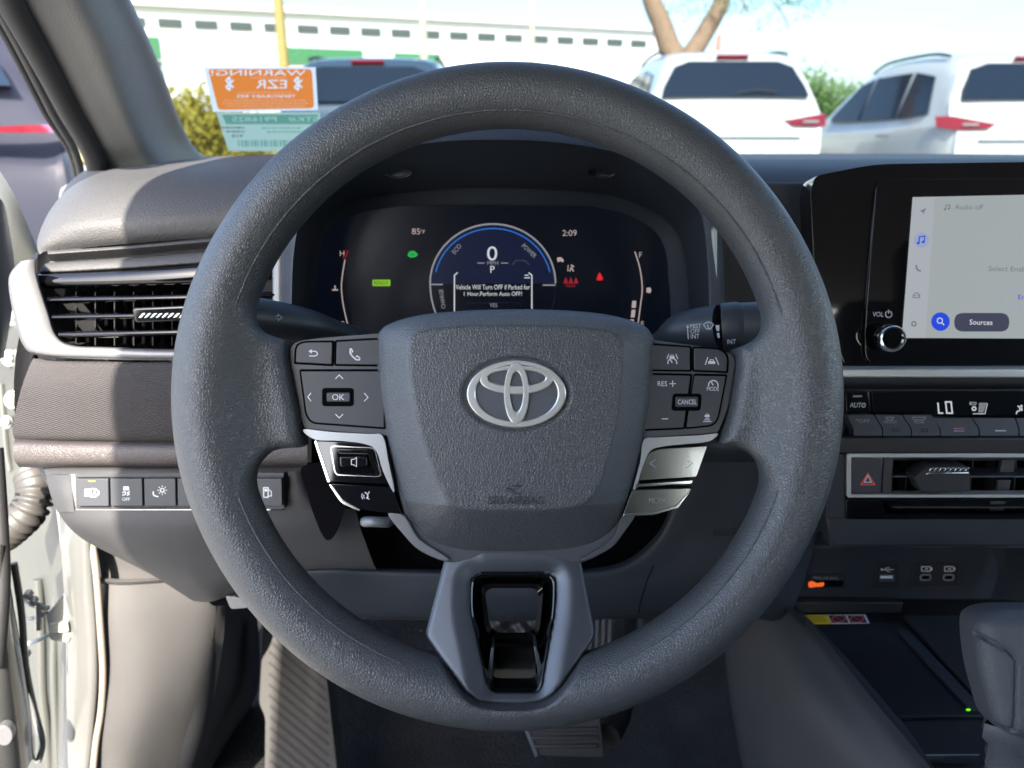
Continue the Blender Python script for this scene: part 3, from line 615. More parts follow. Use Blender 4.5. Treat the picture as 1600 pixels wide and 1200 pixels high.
# ------------------------------------------------------------------ stalks
def stalks():
    D = .475
    F = Frame(440, 500, D - .02, yaw=6, pitch=20)
    ax = [U(340, 492, D - .025), U(400, 497, D - .01), U(470, 508, D + .01), (U(540, 524, D + .04)), U(640, 560, D + .10)]
    b = MB(); b.tube(cr(ax, 5), [.010, .0115, .012, .0124, .0126, .0125, .0124, .0122, .012, .0118, .0115, .011, .010, .009, .008, .008, .008, .008, .008, .008, .008], M['button'], 20)
    n = .0122
    F = Frame(430, 500, D - .0148, yaw=-4, pitch=20)
    b.stroke([(420, 494), (425, 494)], .1, F, 0, M['mark'])
    for s_ in (-1, 1):
        cx = 429 + s_ * 5.5
        b.stroke([(cx - s_ * 4.5, 494.2), (cx, 494.2), (cx, 491), (cx + s_ * 6, 496), (cx, 501), (cx, 498), (cx - s_ * 4.5, 498)], 1.8, F, .0005, M['mark'])
    b.stroke(ell(404, 491, 5, 4.5, 10, -90, 90), 1.8, F, .0005, M['mark']); b.stroke([(404, 486.5), (404, 495.5)], 1.8, F, .0005, M['mark'])
    for q in range(4): b.stroke([(396, 487.5 + q * 2.2), (402, 487.5 + q * 2.2)], 1, F, .0042, M['mark'])
    b.stroke(ell(406, 506, 3.5, 3.5, 8, 90, 270), 1.8, F, .0005, M['mark'])
    for q in (-1, 0, 1): b.stroke([(407, 506 + q * 1.5), (411, 506 + q * 3)], 1, F, .0042, M['mark'])
    tag(b.build('turn_signal_stalk'), 'dark stalk with double arrow mark, behind the left spoke of the steering wheel', 'stalk')
    T = thing('wiper_stalk', U(1120, 510, D), 'dark stalk marked MIST OFF INT, behind the right spoke of the steering wheel', 'stalk')
    b = MB(); ax = [U(940, 570, D + .1), U(1030, 535, D + .04), U(1070, 520, D + .015), U(1126, 512, D)]
    ra_ = [.006] * 5 + [.007, .0085, .0105, .0118, .0128, .0135, .0139, .0142, .0143, .0144, .0144]
    b.tube(cr(ax, 5), ra_, M['button'], 24)
    F = Frame(1095, 515, D - .0145, yaw=8, pitch=22)
    for t_, y, w_ in (('MIST', 509.5, 18), ('OFF', 517.5, 15), ('INT', 525.5, 14)): b.text(t_, 1087 if t_ == 'MIST' else 1086, y, 7, F, .002, M['mark'], w_)
    b.stroke([tuple(p) for p in cr([(1099, 507), (1107, 503), (1115, 507)], 4)] + [(1110, 514), (1104, 514)], 1.2, F, .002, M['mark'], True); b.stroke([(1105, 507), (1108, 515)], 1.2, F, .002, M['mark'])
    b.flat([(1118, 508), (1124, 508), (1124, 517), (1119.5, 517)], F, .002, M['mark']); b.flat([(1120, 520), (1124, 520), (1124.5, 528), (1121.5, 528)], F, .002, M['mark'])
    b.stroke([(1074, 508), (1075.5, 530)], 1.4, F, .002, M['mark']); b.flat([(1072, 512), (1074, 507), (1077, 512)], F, .002, M['mark'])
    b.build('stalk_arm', T)
    b = MB(); b.tube([U(1127, 512, D), U(1129, 511.8, D), U(1153, 510, D - .003), U(1156, 510, D - .003)], [.0142, .0152, .0152, .0142], M['button'], 24); b.text('INT', 1143, 534, 7, F, .004, M['mark'], 14)
    for k in range(7): b.tube([U(1129, 490 + k * 1.8, D - .006), U(1152, 488 + k * 1.8, D - .008)], .0004, M['button'], 6)
    b.build('ring_switch', T)
    b = MB(); b.tube([U(1157, 510, D - .003), U(1159, 510, D - .003), U(1188, 508, D - .006), U(1197, 508, D - .007), U(1200, 508, D - .007)], [.0138, .0146, .0143, .0138, .012], M['button'], 24); b.build('end_knob', T)
stalks()

# ------------------------------------------------------------------ dashboard
def dashboard():
    T = thing('dashboard', U(800, 760, .70), 'grey dashboard running behind the steering wheel from the open door to the centre screen', 'dashboard')
    # top pad
    b = MB()
    rows = [[(-.50, 1.30, 1.052), (-.1, 1.34, 1.054), (.3, 1.36, 1.054), (.7, 1.36, 1.054), (1.2, 1.30, 1.052)],
            [(-.48, 1.10, 1.056), (-.1, 1.12, 1.060), (.3, 1.12, 1.060), (.7, 1.12, 1.060), (1.2, 1.10, 1.058)],
            [(-.46, .90, 1.058), (-.1, .90, 1.062), (.3, .90, 1.064), (.7, .90, 1.064), (1.2, .90, 1.060)],
            [(-.44, .80, 1.05), (-.1, .80, 1.055), (.3, .80, 1.060), (.7, .80, 1.061), (1.2, .80, 1.056)],
            [(-.44, .765, 1.03), (-.1, .765, 1.035), (.3, .765, 1.043), (.7, .765, 1.044), (1.2, .765, 1.04)],
            [(-.44, .765, 1.00), (-.1, .765, 1.00), (.3, .77, 1.018), (.7, .77, 1.018), (1.2, .77, 1.01)],
            [(-.44, .80, .95), (-.1, .80, .95), (.3, .80, .96), (.7, .80, .96), (1.2, .80, .95)],
            [(-.44, .80, .70), (-.1, .80, .70), (.3, .80, .70), (.7, .80, .70), (1.2, .80, .70)]]
    b.grid([[Vector(p) for p in r] for r in rows], M['dashdark'], 6, 5); b.build('top_pad', T, 60)
    # left bolster
    b = MB()
    b.patch([[(62, 398, .60), (64, 396, .60), (75, 392, .60), (120, 388, .603), (220, 379, .608), (330, 371, .615), (470, 362, .625)],
             [(58, 386, .602), (61, 382, .60), (76, 377, .597), (120, 371, .597), (220, 364, .602), (330, 356, .61), (470, 346, .62)],
             [(60, 368, .61), (66, 358, .605), (85, 348, .60), (130, 344, .597), (225, 338, .602), (330, 330, .61), (470, 318, .62)],
             [(72, 340, .635), (80, 327, .625), (100, 314, .618), (150, 306, .614), (230, 300, .618), (330, 292, .626), (470, 280, .635)],
             [(92, 312, .68), (102, 300, .665), (124, 288, .655), (165, 280, .65), (240, 274, .655), (330, 266, .66), (470, 254, .67)],
             [(112, 300, .76), (124, 285, .74), (146, 275, .73), (182, 268, .73), (250, 261, .73), (335, 252, .735), (470, 242, .74)],
             [(135, 292, .85), (148, 278, .84), (170, 268, .83), (205, 260, .83), (265, 253, .83), (340, 245, .84), (470, 240, .85)],
             [(135, 330, .88), (150, 300, .88), (180, 290, .88), (215, 280, .88), (270, 272, .88), (340, 262, .88), (470, 250, .9)]], M['dash'], 6, 5)
    tag(b.build('left_bolster', T, 60), 'padded grey shoulder above the side air vent')
    # ledges between bolster and vent
    F = Frame(180, 430, .60, yaw=6, pitch=12); b = MB()
    b.patch([[(74, 392, .600), (200, 384, .604), (330, 372, .612), (460, 362, .62)], [(75, 397, .597), (200, 388, .60), (330, 377, .608), (460, 366, .616)], [(77, 404, .604), (200, 396, .608), (330, 384, .616), (460, 374, .622)],
             [(77, 410, .607), (200, 402, .611), (330, 390, .619), (460, 380, .625)], [(70, 413, .598), (200, 405, .600), (330, 394, .608), (460, 384, .615)], [(64, 424, .594), (200, 417, .596), (330, 408, .604), (460, 398, .61)], [(62, 428, .597), (200, 421, .600), (330, 411, .608), (460, 402, .614)]], M['dash'], 5, 4)
    b.build('ledge', T, 35)
    b = MB(); b.patch([[(60, 427, .597), (180, 422, .599), (300, 414, .603), (450, 404, .61)], [(60, 430, .592), (180, 425, .594), (300, 417, .598), (450, 407, .606)], [(58, 440, .590), (180, 436, .592), (300, 430, .596), (450, 420, .604)], [(60, 448, .593), (180, 445, .594), (300, 441, .598), (450, 432, .606)], [(62, 452, .60), (180, 449, .60), (300, 446, .604), (450, 436, .612)]], M['piano'], 5, 4)
    b.build('gloss_strip', T, 45)
    # fabric and leather strips
    b = MB(); b.patch([[(52, 560, .603), (120, 564, .60), (270, 566, .603), (470, 562, .615)], [(46, 572, .594), (118, 573, .590), (270, 574, .594), (470, 570, .607)], [(34, 605, .587), (110, 606, .583), (270, 606, .588), (470, 602, .602)], [(24, 645, .588), (105, 646, .583), (270, 646, .588), (470, 642, .602)], [(20, 676, .592), (100, 679, .587), (270, 680, .592), (470, 676, .606)], [(24, 688, .60), (100, 690, .596), (270, 691, .60), (470, 688, .612)]], M['fabric'], 6, 5)
    tag(b.build('fabric_insert', T, 50), 'twill fabric band')
    b = MB(); b.patch([[(24, 686, .598), (100, 689, .593), (270, 691, .597), (480, 688, .61)], [(20, 693, .588), (98, 695, .584), (270, 697, .588), (480, 695, .60)], [(20, 708, .586), (98, 710, .582), (270, 711, .586), (480, 710, .598)], [(24, 722, .590), (100, 724, .586), (270, 725, .590), (480, 724, .602)], [(30, 730, .602), (105, 732, .600), (270, 732, .604), (480, 730, .612)]], M['brown'], 6, 5)
    tag(b.build('leather_strip', T, 50), 'brown leather-grained band')
    # end cap of dashboard (side facing the open door)
    b = MB(); b.grid([[U(62, 388, .605), U(110, 300, .74), U(150, 275, .86)], [U(24, 560, .61), U(60, 500, .75), U(90, 470, .88)], [U(30, 690, .605), U(60, 680, .74), U(95, 650, .88)], [U(72, 735, .60), U(95, 800, .72), U(120, 800, .86)]], M['dashdark'], 4, 4); b.build('end_cap', T)
    # lower left panel
    b = MB()
    b.patch([[(64, 726, .612), (110, 727, .606), (200, 727, .606), (330, 727, .61), (480, 722, .625)],
             [(68, 732, .602), (108, 731, .594), (200, 731, .594), (330, 731, .60), (480, 726, .615)],
             [(72, 742, .598), (108, 741, .589), (200, 741, .590), (330, 741, .596), (480, 736, .612)]], M['kick'], 5, 4)
    b.patch([[(72, 742, .598), (90, 742, .592), (112, 742, .589)], [(78, 770, .598), (94, 770, .589), (113, 770, .588)], [(90, 800, .60), (102, 800, .590), (116, 800, .588)]], M['kick'], 5, 4)
    b.patch([[(90, 799, .60), (116, 797, .588), (200, 797, .587), (330, 797, .595), (450, 797, .607), (556, 795, .622)],
             [(106, 822, .606), (135, 822, .590), (210, 822, .588), (330, 822, .595), (450, 822, .607), (562, 822, .625)],
             [(135, 846, .62), (165, 848, .60), (230, 852, .594), (330, 850, .60), (455, 848, .612), (572, 850, .63)],
             [(190, 874, .64), (215, 880, .615), (262, 886, .606), (340, 886, .61), (460, 880, .622), (585, 884, .64)],
             [(240, 900, .66), (262, 908, .63), (300, 915, .618), (356, 912, .62), (465, 892, .635), (592, 892, .655)],
             [(300, 938, .69), (310, 940, .66), (330, 940, .64), (362, 930, .64), (468, 896, .66), (592, 896, .68)]], M['kick'], 6, 5)
    b.flat([tuple(p) for p in cr([(474, 728), (480, 770), (493, 812), (508, 842), (522, 838), (536, 805), (552, 728)], 5, True)], Frame(510, 790, .600, yaw=3, pitch=14), 0, M['void'])
    b.patch([[(441, 724, .612), (470, 722, .615), (488, 722, .64)], [(442, 770, .606), (480, 765, .612), (500, 780, .66)], [(446, 798, .607), (500, 796, .614), (540, 798, .64)]], M['kick'], 5, 4)
    tag(b.build('lower_left_panel', T, 50), 'lower panel holding the switch row')
    F = Frame(280, 770, .592, yaw=3, pitch=14)
    b = MB(); b.panel(rp([(117, 744), (443, 742), (445, 796), (119, 796)], 4), F, -.002, .02, M['kick'], .0005)
    b.stroke([(117, 743), (443, 741)], 5, F, .0, M['kick']); b.build('switch_recess', T)
    xs = [(119, 169), (172, 222), (225, 274), (277, 328), (338, 390), (394, 440)]
    for i, (x0, x1) in enumerate(xs):
        b = MB(); b.panel(rp([(x0, 748), (x1, 748), (x1 + 1, 791), (x0 + 1, 791)], 2), F, .0022, .008, M['button'], .0008); z = .0024; mk = M['mark']
        cx = (x0 + x1) / 2; cy_ = 770; lab = None
        if i == 0:
            lab = 'switch with automatic headlamp symbol'
            for k in range(4): b.stroke([(cx - 12, cy_ - 5 + k * 3.2), (cx - 4, cy_ - 5 + k * 3.2)], 1.5, F, z, mk)
            b.stroke([(cx - 2, cy_ - 6), (cx + 5, cy_ - 6), (cx + 10, cy_ - 2), (cx + 10, cy_ + 2), (cx + 5, cy_ + 6), (cx - 2, cy_ + 6)], 1.6, F, z, mk, True); b.text('A', cx + 3.5, cy_, 6, F, z, mk)
            b.stroke([(cx - 6, 752), (cx + 5, 752)], 1, F, z, M['yellow'])
        if i == 1:
            lab = 'switch with skid symbol marked OFF'
            b.flat([(cx - 5, 766), (cx - 4, 760), (cx + 4, 760), (cx + 5, 766)], F, z, mk); b.stroke([tuple(p) for p in cr([(cx - 6, 770), (cx - 2, 768), (cx - 1, 772), (cx - 6, 774)], 3)], 1.5, F, z, mk); b.stroke([tuple(p) for p in cr([(cx + 6, 768), (cx + 2, 770), (cx + 5, 772), (cx + 1, 774)], 3)], 1.5, F, z, mk); b.text('OFF', cx, 780, 5, F, z, mk, 12)
        if i == 2:
            lab = 'switch with lamp brightness symbol'
            b.stroke(ell(cx + 4, 766, 3, 3, 10), 1.5, F, z, mk, True)
            for a in range(8): b.stroke([(cx + 4 + 5 * math.cos(a * .785), 766 + 5 * math.sin(a * .785)), (cx + 4 + 7.5 * math.cos(a * .785), 766 + 7.5 * math.sin(a * .785))], 1.2, F, z, mk)
            b.stroke([tuple(p) for p in cr([(cx - 10, 768), (cx - 9, 774), (cx - 2, 776)], 4)], 2, F, z, mk)
        if i == 5:
            lab = 'switch with fuel pump symbol'
            b.stroke([(cx - 5, 762), (cx + 2, 762), (cx + 2, 777), (cx - 5, 777)], 1.6, F, z, mk, True); b.flat([(cx - 3.5, 764), (cx + .5, 764), (cx + .5, 768), (cx - 3.5, 768)], F, z, mk); b.stroke([(cx + 3, 765), (cx + 7, 768), (cx + 7, 775), (cx + 3, 775)], 1.3, F, z, mk)
        o = b.build('dash_switch', T)
        if lab: tag(o, lab)
    # lower centre panels behind the wheel
    b = MB()
    b.patch([[(452, 888, .64), (520, 886, .645), (592, 888, .652), (700, 890, .655), (840, 892, .655), (906, 889, .652), (967, 880, .648), (1012, 850, .645), (1042, 806, .642), (1062, 720, .64)],
             [(455, 892, .632), (520, 890, .637), (592, 893, .645), (700, 896, .648), (840, 898, .648), (908, 896, .646), (972, 888, .642), (1020, 858, .638), (1052, 810, .634), (1074, 720, .63)],
             [(458, 904, .632), (520, 904, .638), (592, 906, .645), (700, 908, .648), (840, 910, .648), (915, 908, .646), (990, 900, .642), (1050, 870, .638), (1090, 820, .634), (1110, 720, .62)],
             [(462, 930, .64), (520, 930, .645), (592, 932, .650), (700, 934, .65), (840, 936, .65), (925, 934, .65), (1010, 930, .645), (1090, 910, .64), (1140, 860, .635), (1165, 720, .622)],
             [(466, 958, .65), (520, 960, .655), (592, 962, .66), (700, 964, .66), (840, 964, .66), (930, 962, .66), (1030, 958, .655), (1130, 950, .65), (1200, 920, .645), (1250, 720, .64)],
             [(468, 966, .665), (520, 968, .67), (592, 968, .675), (700, 970, .675), (840, 970, .675), (930, 968, .675), (1040, 966, .67), (1150, 962, .665), (1240, 950, .66), (1300, 720, .66)]], M['hood'], 5, 4)
    b.patch([[(1040, 640, .63), (1110, 640, .63), (1190, 640, .63), (1260, 640, .63), (1310, 640, .63)], [(1055, 690, .618), (1112, 690, .612), (1190, 690, .612), (1255, 690, .615), (1305, 690, .62)], [(1064, 722, .628), (1112, 722, .618), (1180, 722, .62), (1250, 722, .632), (1302, 722, .65)]], M['hood'], 5, 4)
    b.build('knee_panel', T, 50)
    F = Frame(1130, 832, .636, yaw=-4, pitch=10); b = MB()
    for k in range(3): b.panel([(1116 - k, 828 + k * 4), (1152 - k * 1.5, 827 + k * 4), (1151 - k * 1.5, 829 + k * 4), (1115 - k, 830 + k * 4)], F, .004, .003, M['black'], .0003)
    b.build('small_grille', T)
    b = MB(); b.stroke([(1021, 884), (1012, 905), (1001, 940), (998, 958)], 2, Frame(1010, 920, .642, pitch=10), .004, M['void']); b.build('panel_seam', T)
    # column aperture
    b = MB(); b.box(U(800, 760, .72), (.36, .06, .22), M['void'], ey=FW, ez=UPV); b.build('aperture_wall', T)
    # panel right of the cluster, above the stalk
    b = MB(); b.panel([(1120, 285), (1272, 285), (1290, 440), (1330, 650), (1120, 650)], Frame(1200, 400, .655, yaw=-4, pitch=5), 0, .02, M['dashdark'], .003); tag(b.build('side_panel', T), 'grained panel between gauges and touchscreen')
    b = MB(); b.panel([(405, 395), (470, 380), (470, 570), (405, 570)], Frame(440, 450, .64, pitch=5), 0, .02, M['black'], .003); b.build('side_panel', T)
    return T
DASH = dashboard()

def column():
    b = MB()
    b.tube([WF.P(0, -.01, -.05), WF.P(0, -.012, -.10), WF.P(0, -.02, -.19), WF.P(0, -.03, -.30)], [.05, .062, .07, .07], M['black'], 28, sx=1.25)
    o = b.build('steering_column'); tag(o, 'black shrouded steering column behind the steering wheel hub', 'steering column')
    b = MB(); b.tube(cr([U(566, 816, .57), U(580, 815, .565), U(604, 816, .566), U(613, 812, .575)], 4), [.002, .0035, .004, .004, .004, .004, .004, .004, .004, .004, .0035, .003, .003], M['silverpaint'], 10)
    b.build('adjust_lever', o)
column()

def left_vent():
    T = thing('side_air_vent', U(170, 500, .60), 'slatted air vent with silver surround at the left end of the dashboard', 'air vent')
    F = Frame(170, 490, .592, yaw=7, pitch=8)
    b = MB()
    ax0 = cr([(34, 408), (16, 436), (26, 500), (40, 540), (66, 555), (150, 560), (280, 562), (440, 558)], 6)
    ax1 = cr([(58, 404), (58, 432), (76, 490), (88, 524), (112, 540), (170, 543), (280, 546), (440, 541)], 6)
    rows = []
    for t, z in ((-.06, -.012), (0, -.001), (.10, .004), (.5, .005), (.88, .003), (1.0, -.001), (1.03, -.014)):
        rows.append([F.px(a[0] * (1 - t) + c[0] * t, a[1] * (1 - t) + c[1] * t, z) for a, c in zip(ax0, ax1)])
    b.grid(rows, M['silverpaint'], 1, 4); tag(b.build('silver_surround', T, 50), 'satin silver L-shaped trim')
    b = MB(); b.panel([(60, 446), (300, 440), (440, 430), (440, 548), (110, 548), (84, 530)], F, -.045, .01, M['void'], 0); b.build('duct', T)
    b = MB()
    b.grid([[F.px(x, y, z) for x, y in ((62, 446), (72, 490), (90, 530), (112, 542))] for z in (0.0, -.006)] + [[F.px(x + 22, y, -.03) for x, y in ((62, 446), (72, 490), (90, 528), (112, 536))]], M['rubber'], 3, 3)
    b.grid([[F.px(x, y + .5, z) for x, y in ((112, 541), (200, 545), (300, 546), (440, 541))] for z in (.001, -.03)], M['piano'], 3, 2)
    b.build('duct_side', T)
    for y0, x0 in ((467, 72), (494, 80), (521, 90)):
        s = MB(); s.patch([[(x0, y0 - 3, .592), (180, y0 - 5, .594), (300, y0 - 8, .599), (440, y0 - 12, .606)], [(x0 + 1, y0 - 1, .588), (180, y0 - 3, .590), (300, y0 - 6, .595), (440, y0 - 10, .602)], [(x0 + 1, y0 + 4, .588), (180, y0 + 2.5, .590), (300, y0, .595), (440, y0 - 4, .602)], [(x0 + 2, y0 + 8, .597), (180, y0 + 6, .599), (300, y0 + 4, .603), (440, y0, .61)]], M['piano'], 4, 3)
        o = s.build('vent_slat', T); o['group'] = 'slats'
    for i in range(8):
        x = 118 + i * 30; v = MB(); v.panel([(x, 456), (x + 1.4, 456), (x + 1.4, 540), (x, 540)], F, -.022, .018, M['black'], 0); v.build('vent_vane', T)
    for i, (x, y) in enumerate(((118, 478), (135, 504))):
        v = MB(); v.add([F.px(x - 20, y - 4, -.02), F.px(x + 10, y - 6, -.02), F.px(x + 28, y + 16, -.03), F.px(x - 2, y + 18, -.03)], [(0, 1, 2, 3)], M['kick']); v.build('vent_flap', T)
    t = MB(); t.panel(rp([(205, 481), (300, 477), (300, 501), (210, 505)], 6), F, .006, .012, M['piano'], .003)
    for k in range(9): t.panel([(216 + k * 9, 497), (222 + k * 9, 496), (228 + k * 9, 489), (222 + k * 9, 490)], F, .0068, .002, M['chrome'], .0003)
    tag(t.build('vent_tab', T), 'gloss slider with ribbed strip')
left_vent()

# ------------------------------------------------------------------ centre stack
CF = Frame(1450, 430, .60, yaw=-5, pitch=12)
def centre():
    T = thing('touchscreen_unit', U(1440, 420, .60), 'gloss black touchscreen showing a pale audio page, right of the steering wheel', 'touchscreen')
    F = CF
    b = MB(); b.panel(rp([(1266, 300, 6), (1274, 274, 10), (1368, 256, 30), (1800, 250), (1800, 576, 2), (1322, 576, 6), (1300, 520, 10), (1272, 420, 10)], 4), F, 0, .03, M['piano'], .004, 5); b.build('housing', T)
    b = MB(); b.panel(rp([(1369, 292, 4), (1376, 281, 12), (1800, 277, 2), (1800, 572, 2), (1366, 571, 14), (1352, 560, 12), (1351, 520, 4)], 4), F, .004, .005, M['piano'], .0012)
    b.build('glass_panel', T)
    s = MB(); s.flat([(1426, 308), (1800, 300), (1800, 530), (1409, 528)], F, .0046, M['ui'])
    s.flat([(1426, 308), (1461, 307.5), (1446, 528), (1409, 528)], F, .0048, M['ui2'])
    z = .005; t_ = M['uit']
    s.text('Audio off', 1514, 323.5, 7.5, F, z, t_, 41, shear=.1); s.stroke([(1478, 327), (1478, 321), (1484, 320), (1484, 326)], 1.2, F, z, t_); s.flat(ell(1476.5, 327, 2, 1.6, 8), F, z, t_); s.flat(ell(1482.5, 326, 2, 1.6, 8), F, z, t_)
    s.text('Select Enable', 1578, 420, 7.5, F, z, t_, 62)
    s.flat([(1447, 325), (1437, 330), (1441.5, 331), (1442.5, 335)], F, z, t_)
    s.flat(ell(1440, 375, 12, 12, 24), F, z, M['uil']); s.stroke([(1436, 380), (1436.5, 370), (1445, 369), (1444, 378)], 1.8, F, z + .0002, M['uib']); s.flat(ell(1434.6, 380, 2.6, 2, 8), F, z + .0002, M['uib']); s.flat(ell(1442.6, 378, 2.6, 2, 8), F, z + .0002, M['uib'])
    s.stroke([tuple(p) for p in cr([(1432, 414), (1432, 419), (1436, 423), (1439, 423)], 3)], 2.4, F, z, t_)
    s.stroke([(1427, 465), (1437, 465), (1437, 461), (1434, 458), (1430, 458), (1427, 461)], 1.5, F, z, t_, True); s.stroke([(1427, 462), (1437, 462)], 1, F, z, t_)
    s.stroke(ell(1428, 506, 3.4, 3.4, 8), 2.2, F, z, t_, True)
    s.flat(ell(1469.5, 502.5, 14.5, 14.5, 28), F, z, M['uib']); s.stroke(ell(1468.5, 501, 4.2, 4.2, 12), 1.2, F, z + .0002, M['uiw'], True); s.stroke([(1471.5, 504), (1475, 508)], 1.4, F, z + .0002, M['uiw'])
    s.flat(rp([(1491, 489), (1577, 489), (1577, 518), (1491, 518)], 14), F, z, M['uid']); s.text('Sources', 1533, 503.5, 8, F, z + .0002, M['uiw'], 34)
    s.stroke(rp([(1565, 450), (1680, 450), (1680, 479), (1565, 479)], 14), 1, F, z, M['uil'], True); s.text('Enable', 1606, 464.5, 7, F, z, M['uib'], 28)
    s.build('display_page', T)
    k = MB(); F2 = Frame(1387, 528, .594, yaw=-5, pitch=12)
    ps = [(.0, .0108), (.006, .0105), (.010, .0100), (.0108, .0092), (.0105, .0080), (.0088, .0072), (.0088, 0.0001)]
    vs = []; n = 36
    for z_, r_ in ps: vs += [F2.P(r_ * math.cos(2 * math.pi * i / n), r_ * math.sin(2 * math.pi * i / n), z_) for i in range(n)]
    k.add(vs[:n * 6], [(q * n + i, q * n + (i + 1) % n, (q + 1) * n + (i + 1) % n, (q + 1) * n + i) for q in range(5) for i in range(n)], M['chrome'])
    k.add(vs[n * 5:n * 6], [tuple(range(n))], M['piano']); tag(k.build('volume_knob', T), 'chrome ringed round knob')
    s = MB(); s.text('VOL', 1372, 491, 7.5, F, .0046, M['mark'], 16); s.stroke(ell(1388.5, 491, 5, 5, 16, 115, 425), 1.3, F, .0046, M['mark']); s.stroke([(1388.5, 484), (1388.5, 490)], 1.3, F, .0046, M['mark']); s.build('lettering', T)
    # climate controls
    T = thing('climate_panel', U(1460, 640, .59), 'climate control strip with LO readout, between touchscreen and centre vents', 'climate control')
    F = Frame(1450, 640, .592, yaw=-4, pitch=10)
    b = MB(); b.panel([(1314, 577), (1800, 577), (1800, 590), (1316, 590)], F, .004, .02, M['strip'], .0012); b.build('silver_strip', T)
    b = MB(); b.patch([[(1312, 590, .592), (1450, 590, .592), (1620, 590, .592), (1800, 590, .592)], [(1314, 602, .594), (1450, 602, .594), (1620, 602, .594), (1800, 602, .594)], [(1314, 611, .600), (1450, 611, .600), (1620, 611, .600), (1800, 611, .600)]], M['black'], 4, 3)
    b.panel([(1300, 608), (1800, 608), (1800, 720), (1300, 720)], F, -.004, .02, M['black'], .001); b.build('panel_body', T)
    b = MB(); b.panel(rp([(1362, 612), (1800, 610), (1800, 660), (1364, 647)], 2), F, -.001, .004, M['piano'], .0006)
    z = -.0008; e = M['e_seg']
    b.stroke([(1465.5, 629), (1467, 645.5), (1474, 645.5)], 2.4, F, z, e); b.stroke([(1477.5, 628), (1486, 628), (1488, 645.5), (1479.5, 645.5)], 2.4, F, z, e, True)
    b.text('ECO', 1520.5, 630.5, 5, F, z, e, 10); b.stroke(ell(1522, 638.5, 3, 3, 6), 2, F, z, e, True)
    for q in range(7): b.stroke([(1528.5 + q * .2, 643.5 - q * 2.2), (1537 + q * .8, 643.5 - q * 2.2)], 1.6, F, z, M['e_g'])
    b.stroke([(1520, 646.5), (1539, 646.5), (1543, 630)], 1.2, F, z, e)
    b.flat(ell(1596, 634.5, 2, 2, 8), F, z, e); b.stroke([(1590, 634), (1593, 636), (1594, 641), (1589, 643), (1588, 647)], 2, F, z, e); b.stroke([(1596, 637), (1597, 642)], 2.4, F, z, e)
    tag(b.build('readout', T), 'black readout showing LO')
    b = MB(); b.panel(rp([(1321, 612), (1357, 612), (1361, 645), (1323, 645)], 3), F, .0005, .006, M['piano'], .001); b.text('AUTO', 1340.5, 633, 7.5, F, .0008, M['mark'], 24); b.stroke([(1333, 619), (1347, 619)], 3.2, F, .0008, M['markd']); tag(b.build('auto_button', T), 'key marked AUTO')
    FB = Frame(1450, 665, .585, yaw=-4, pitch=26)
    ed = [(1322, 1333), (1366, 1379), (1409, 1424), (1456, 1469), (1518, 1530), (1586, 1592), (1650, 1656), (1710, 1716)]
    for i in range(7):
        a, c = ed[i], ed[i + 1]; b = MB()
        b.panel(rp([(a[0] + 1, 648 if i < 3 else 653), (c[0] - 1, 648 if i < 3 else 653), (c[1] - 1, 670), (c[1] - 1, 681), (a[1] + 1, 681), (a[1] + 1, 670)], 2), FB, 0, .012, M['button'], .001)
        mx_ = (a[0] + c[0]) / 2
        if i == 0: b.text('*OFF', mx_ + 4, 657.5, 6, FB, .0002, M['markd'], 22)
        if i in (1, 2):
            b.text(('FRONT', 'REAR')[i - 1], mx_ + 4, 659.5, 4.5, FB, .0002, M['markd'], (20, 15)[i - 1]); b.stroke([(mx_ - 3 - (i - 1) * 4, 652), (mx_ + 9 + (i - 1) * 5, 652), (mx_ + 7 + (i - 1) * 5, 656), (mx_ - 1 - (i - 1) * 4, 656)], 1.3, FB, .0002, M['markd'], True); b.stroke([(mx_ + 7, 670.5), (mx_ + 17, 670.5), (mx_ + 17, 674), (mx_ + 7, 674)], .8, FB, .0002, M['void'], True)
        if i == 3: b.stroke([(mx_ + 3, 669.5), (mx_ + 20, 669.5)], 1.6, FB, .0002, M['markr']); b.stroke([(mx_ + 3, 673.5), (mx_ + 20, 673.5)], 1.6, FB, .0002, M['markb'])
        if i in (4, 5): b.stroke([(mx_ + 3, 673), (mx_ + 20, 673)], 1.4, FB, .0002, M['mark'])
        tag(b.build('climate_button', T), ('key marked OFF', 'key marked FRONT', 'key marked REAR', 'key with red and blue bars', 'key with white bar', 'key at the picture edge', 'key beyond the picture edge')[i])
    # vents
    T = thing('centre_air_vent', U(1460, 750, .59), 'wide centre air vent with chrome frame and warning triangle key', 'air vent')
    F = Frame(1450, 745, .588, yaw=-4, pitch=8)
    b = MB(); o = rp([(1324, 709), (1800, 709), (1800, 778), (1324, 778)], 4); h = rp([(1330, 714.5), (1796, 714.5), (1796, 773), (1330, 773)], 2)
    b.panel(o, F, .001, .01, M['strip'], .0007, holes=[h]); b.build('chrome_frame', T)
    b = MB(); b.panel([(1290, 684), (1800, 684), (1800, 709), (1290, 709)], F, .0, .02, M['black'], .0015); b.panel([(1290, 708), (1323, 709), (1322, 812), (1292, 812)], F, -.001, .02, M['hood'], .002); b.panel([(1290, 806), (1800, 806), (1800, 856), (1300, 856)], F, -.003, .02, M['hood'], .003)
    b.panel(rp([(1322, 780), (1800, 780), (1800, 812), (1322, 812)], 3), F, -.002, .008, M['piano'], .001, holes=[[(1380, 783), (1796, 783), (1796, 803), (1384, 803)]])
    b.panel([(1300, 700), (1810, 700), (1810, 815), (1300, 815)], F, -.045, .01, M['void'], 0); b.build('vent_body', T)
    b = MB(); b.panel([(1331, 715), (1380, 715), (1377, 772), (1330, 772)], F, .0005, .01, M['button'], .0008)
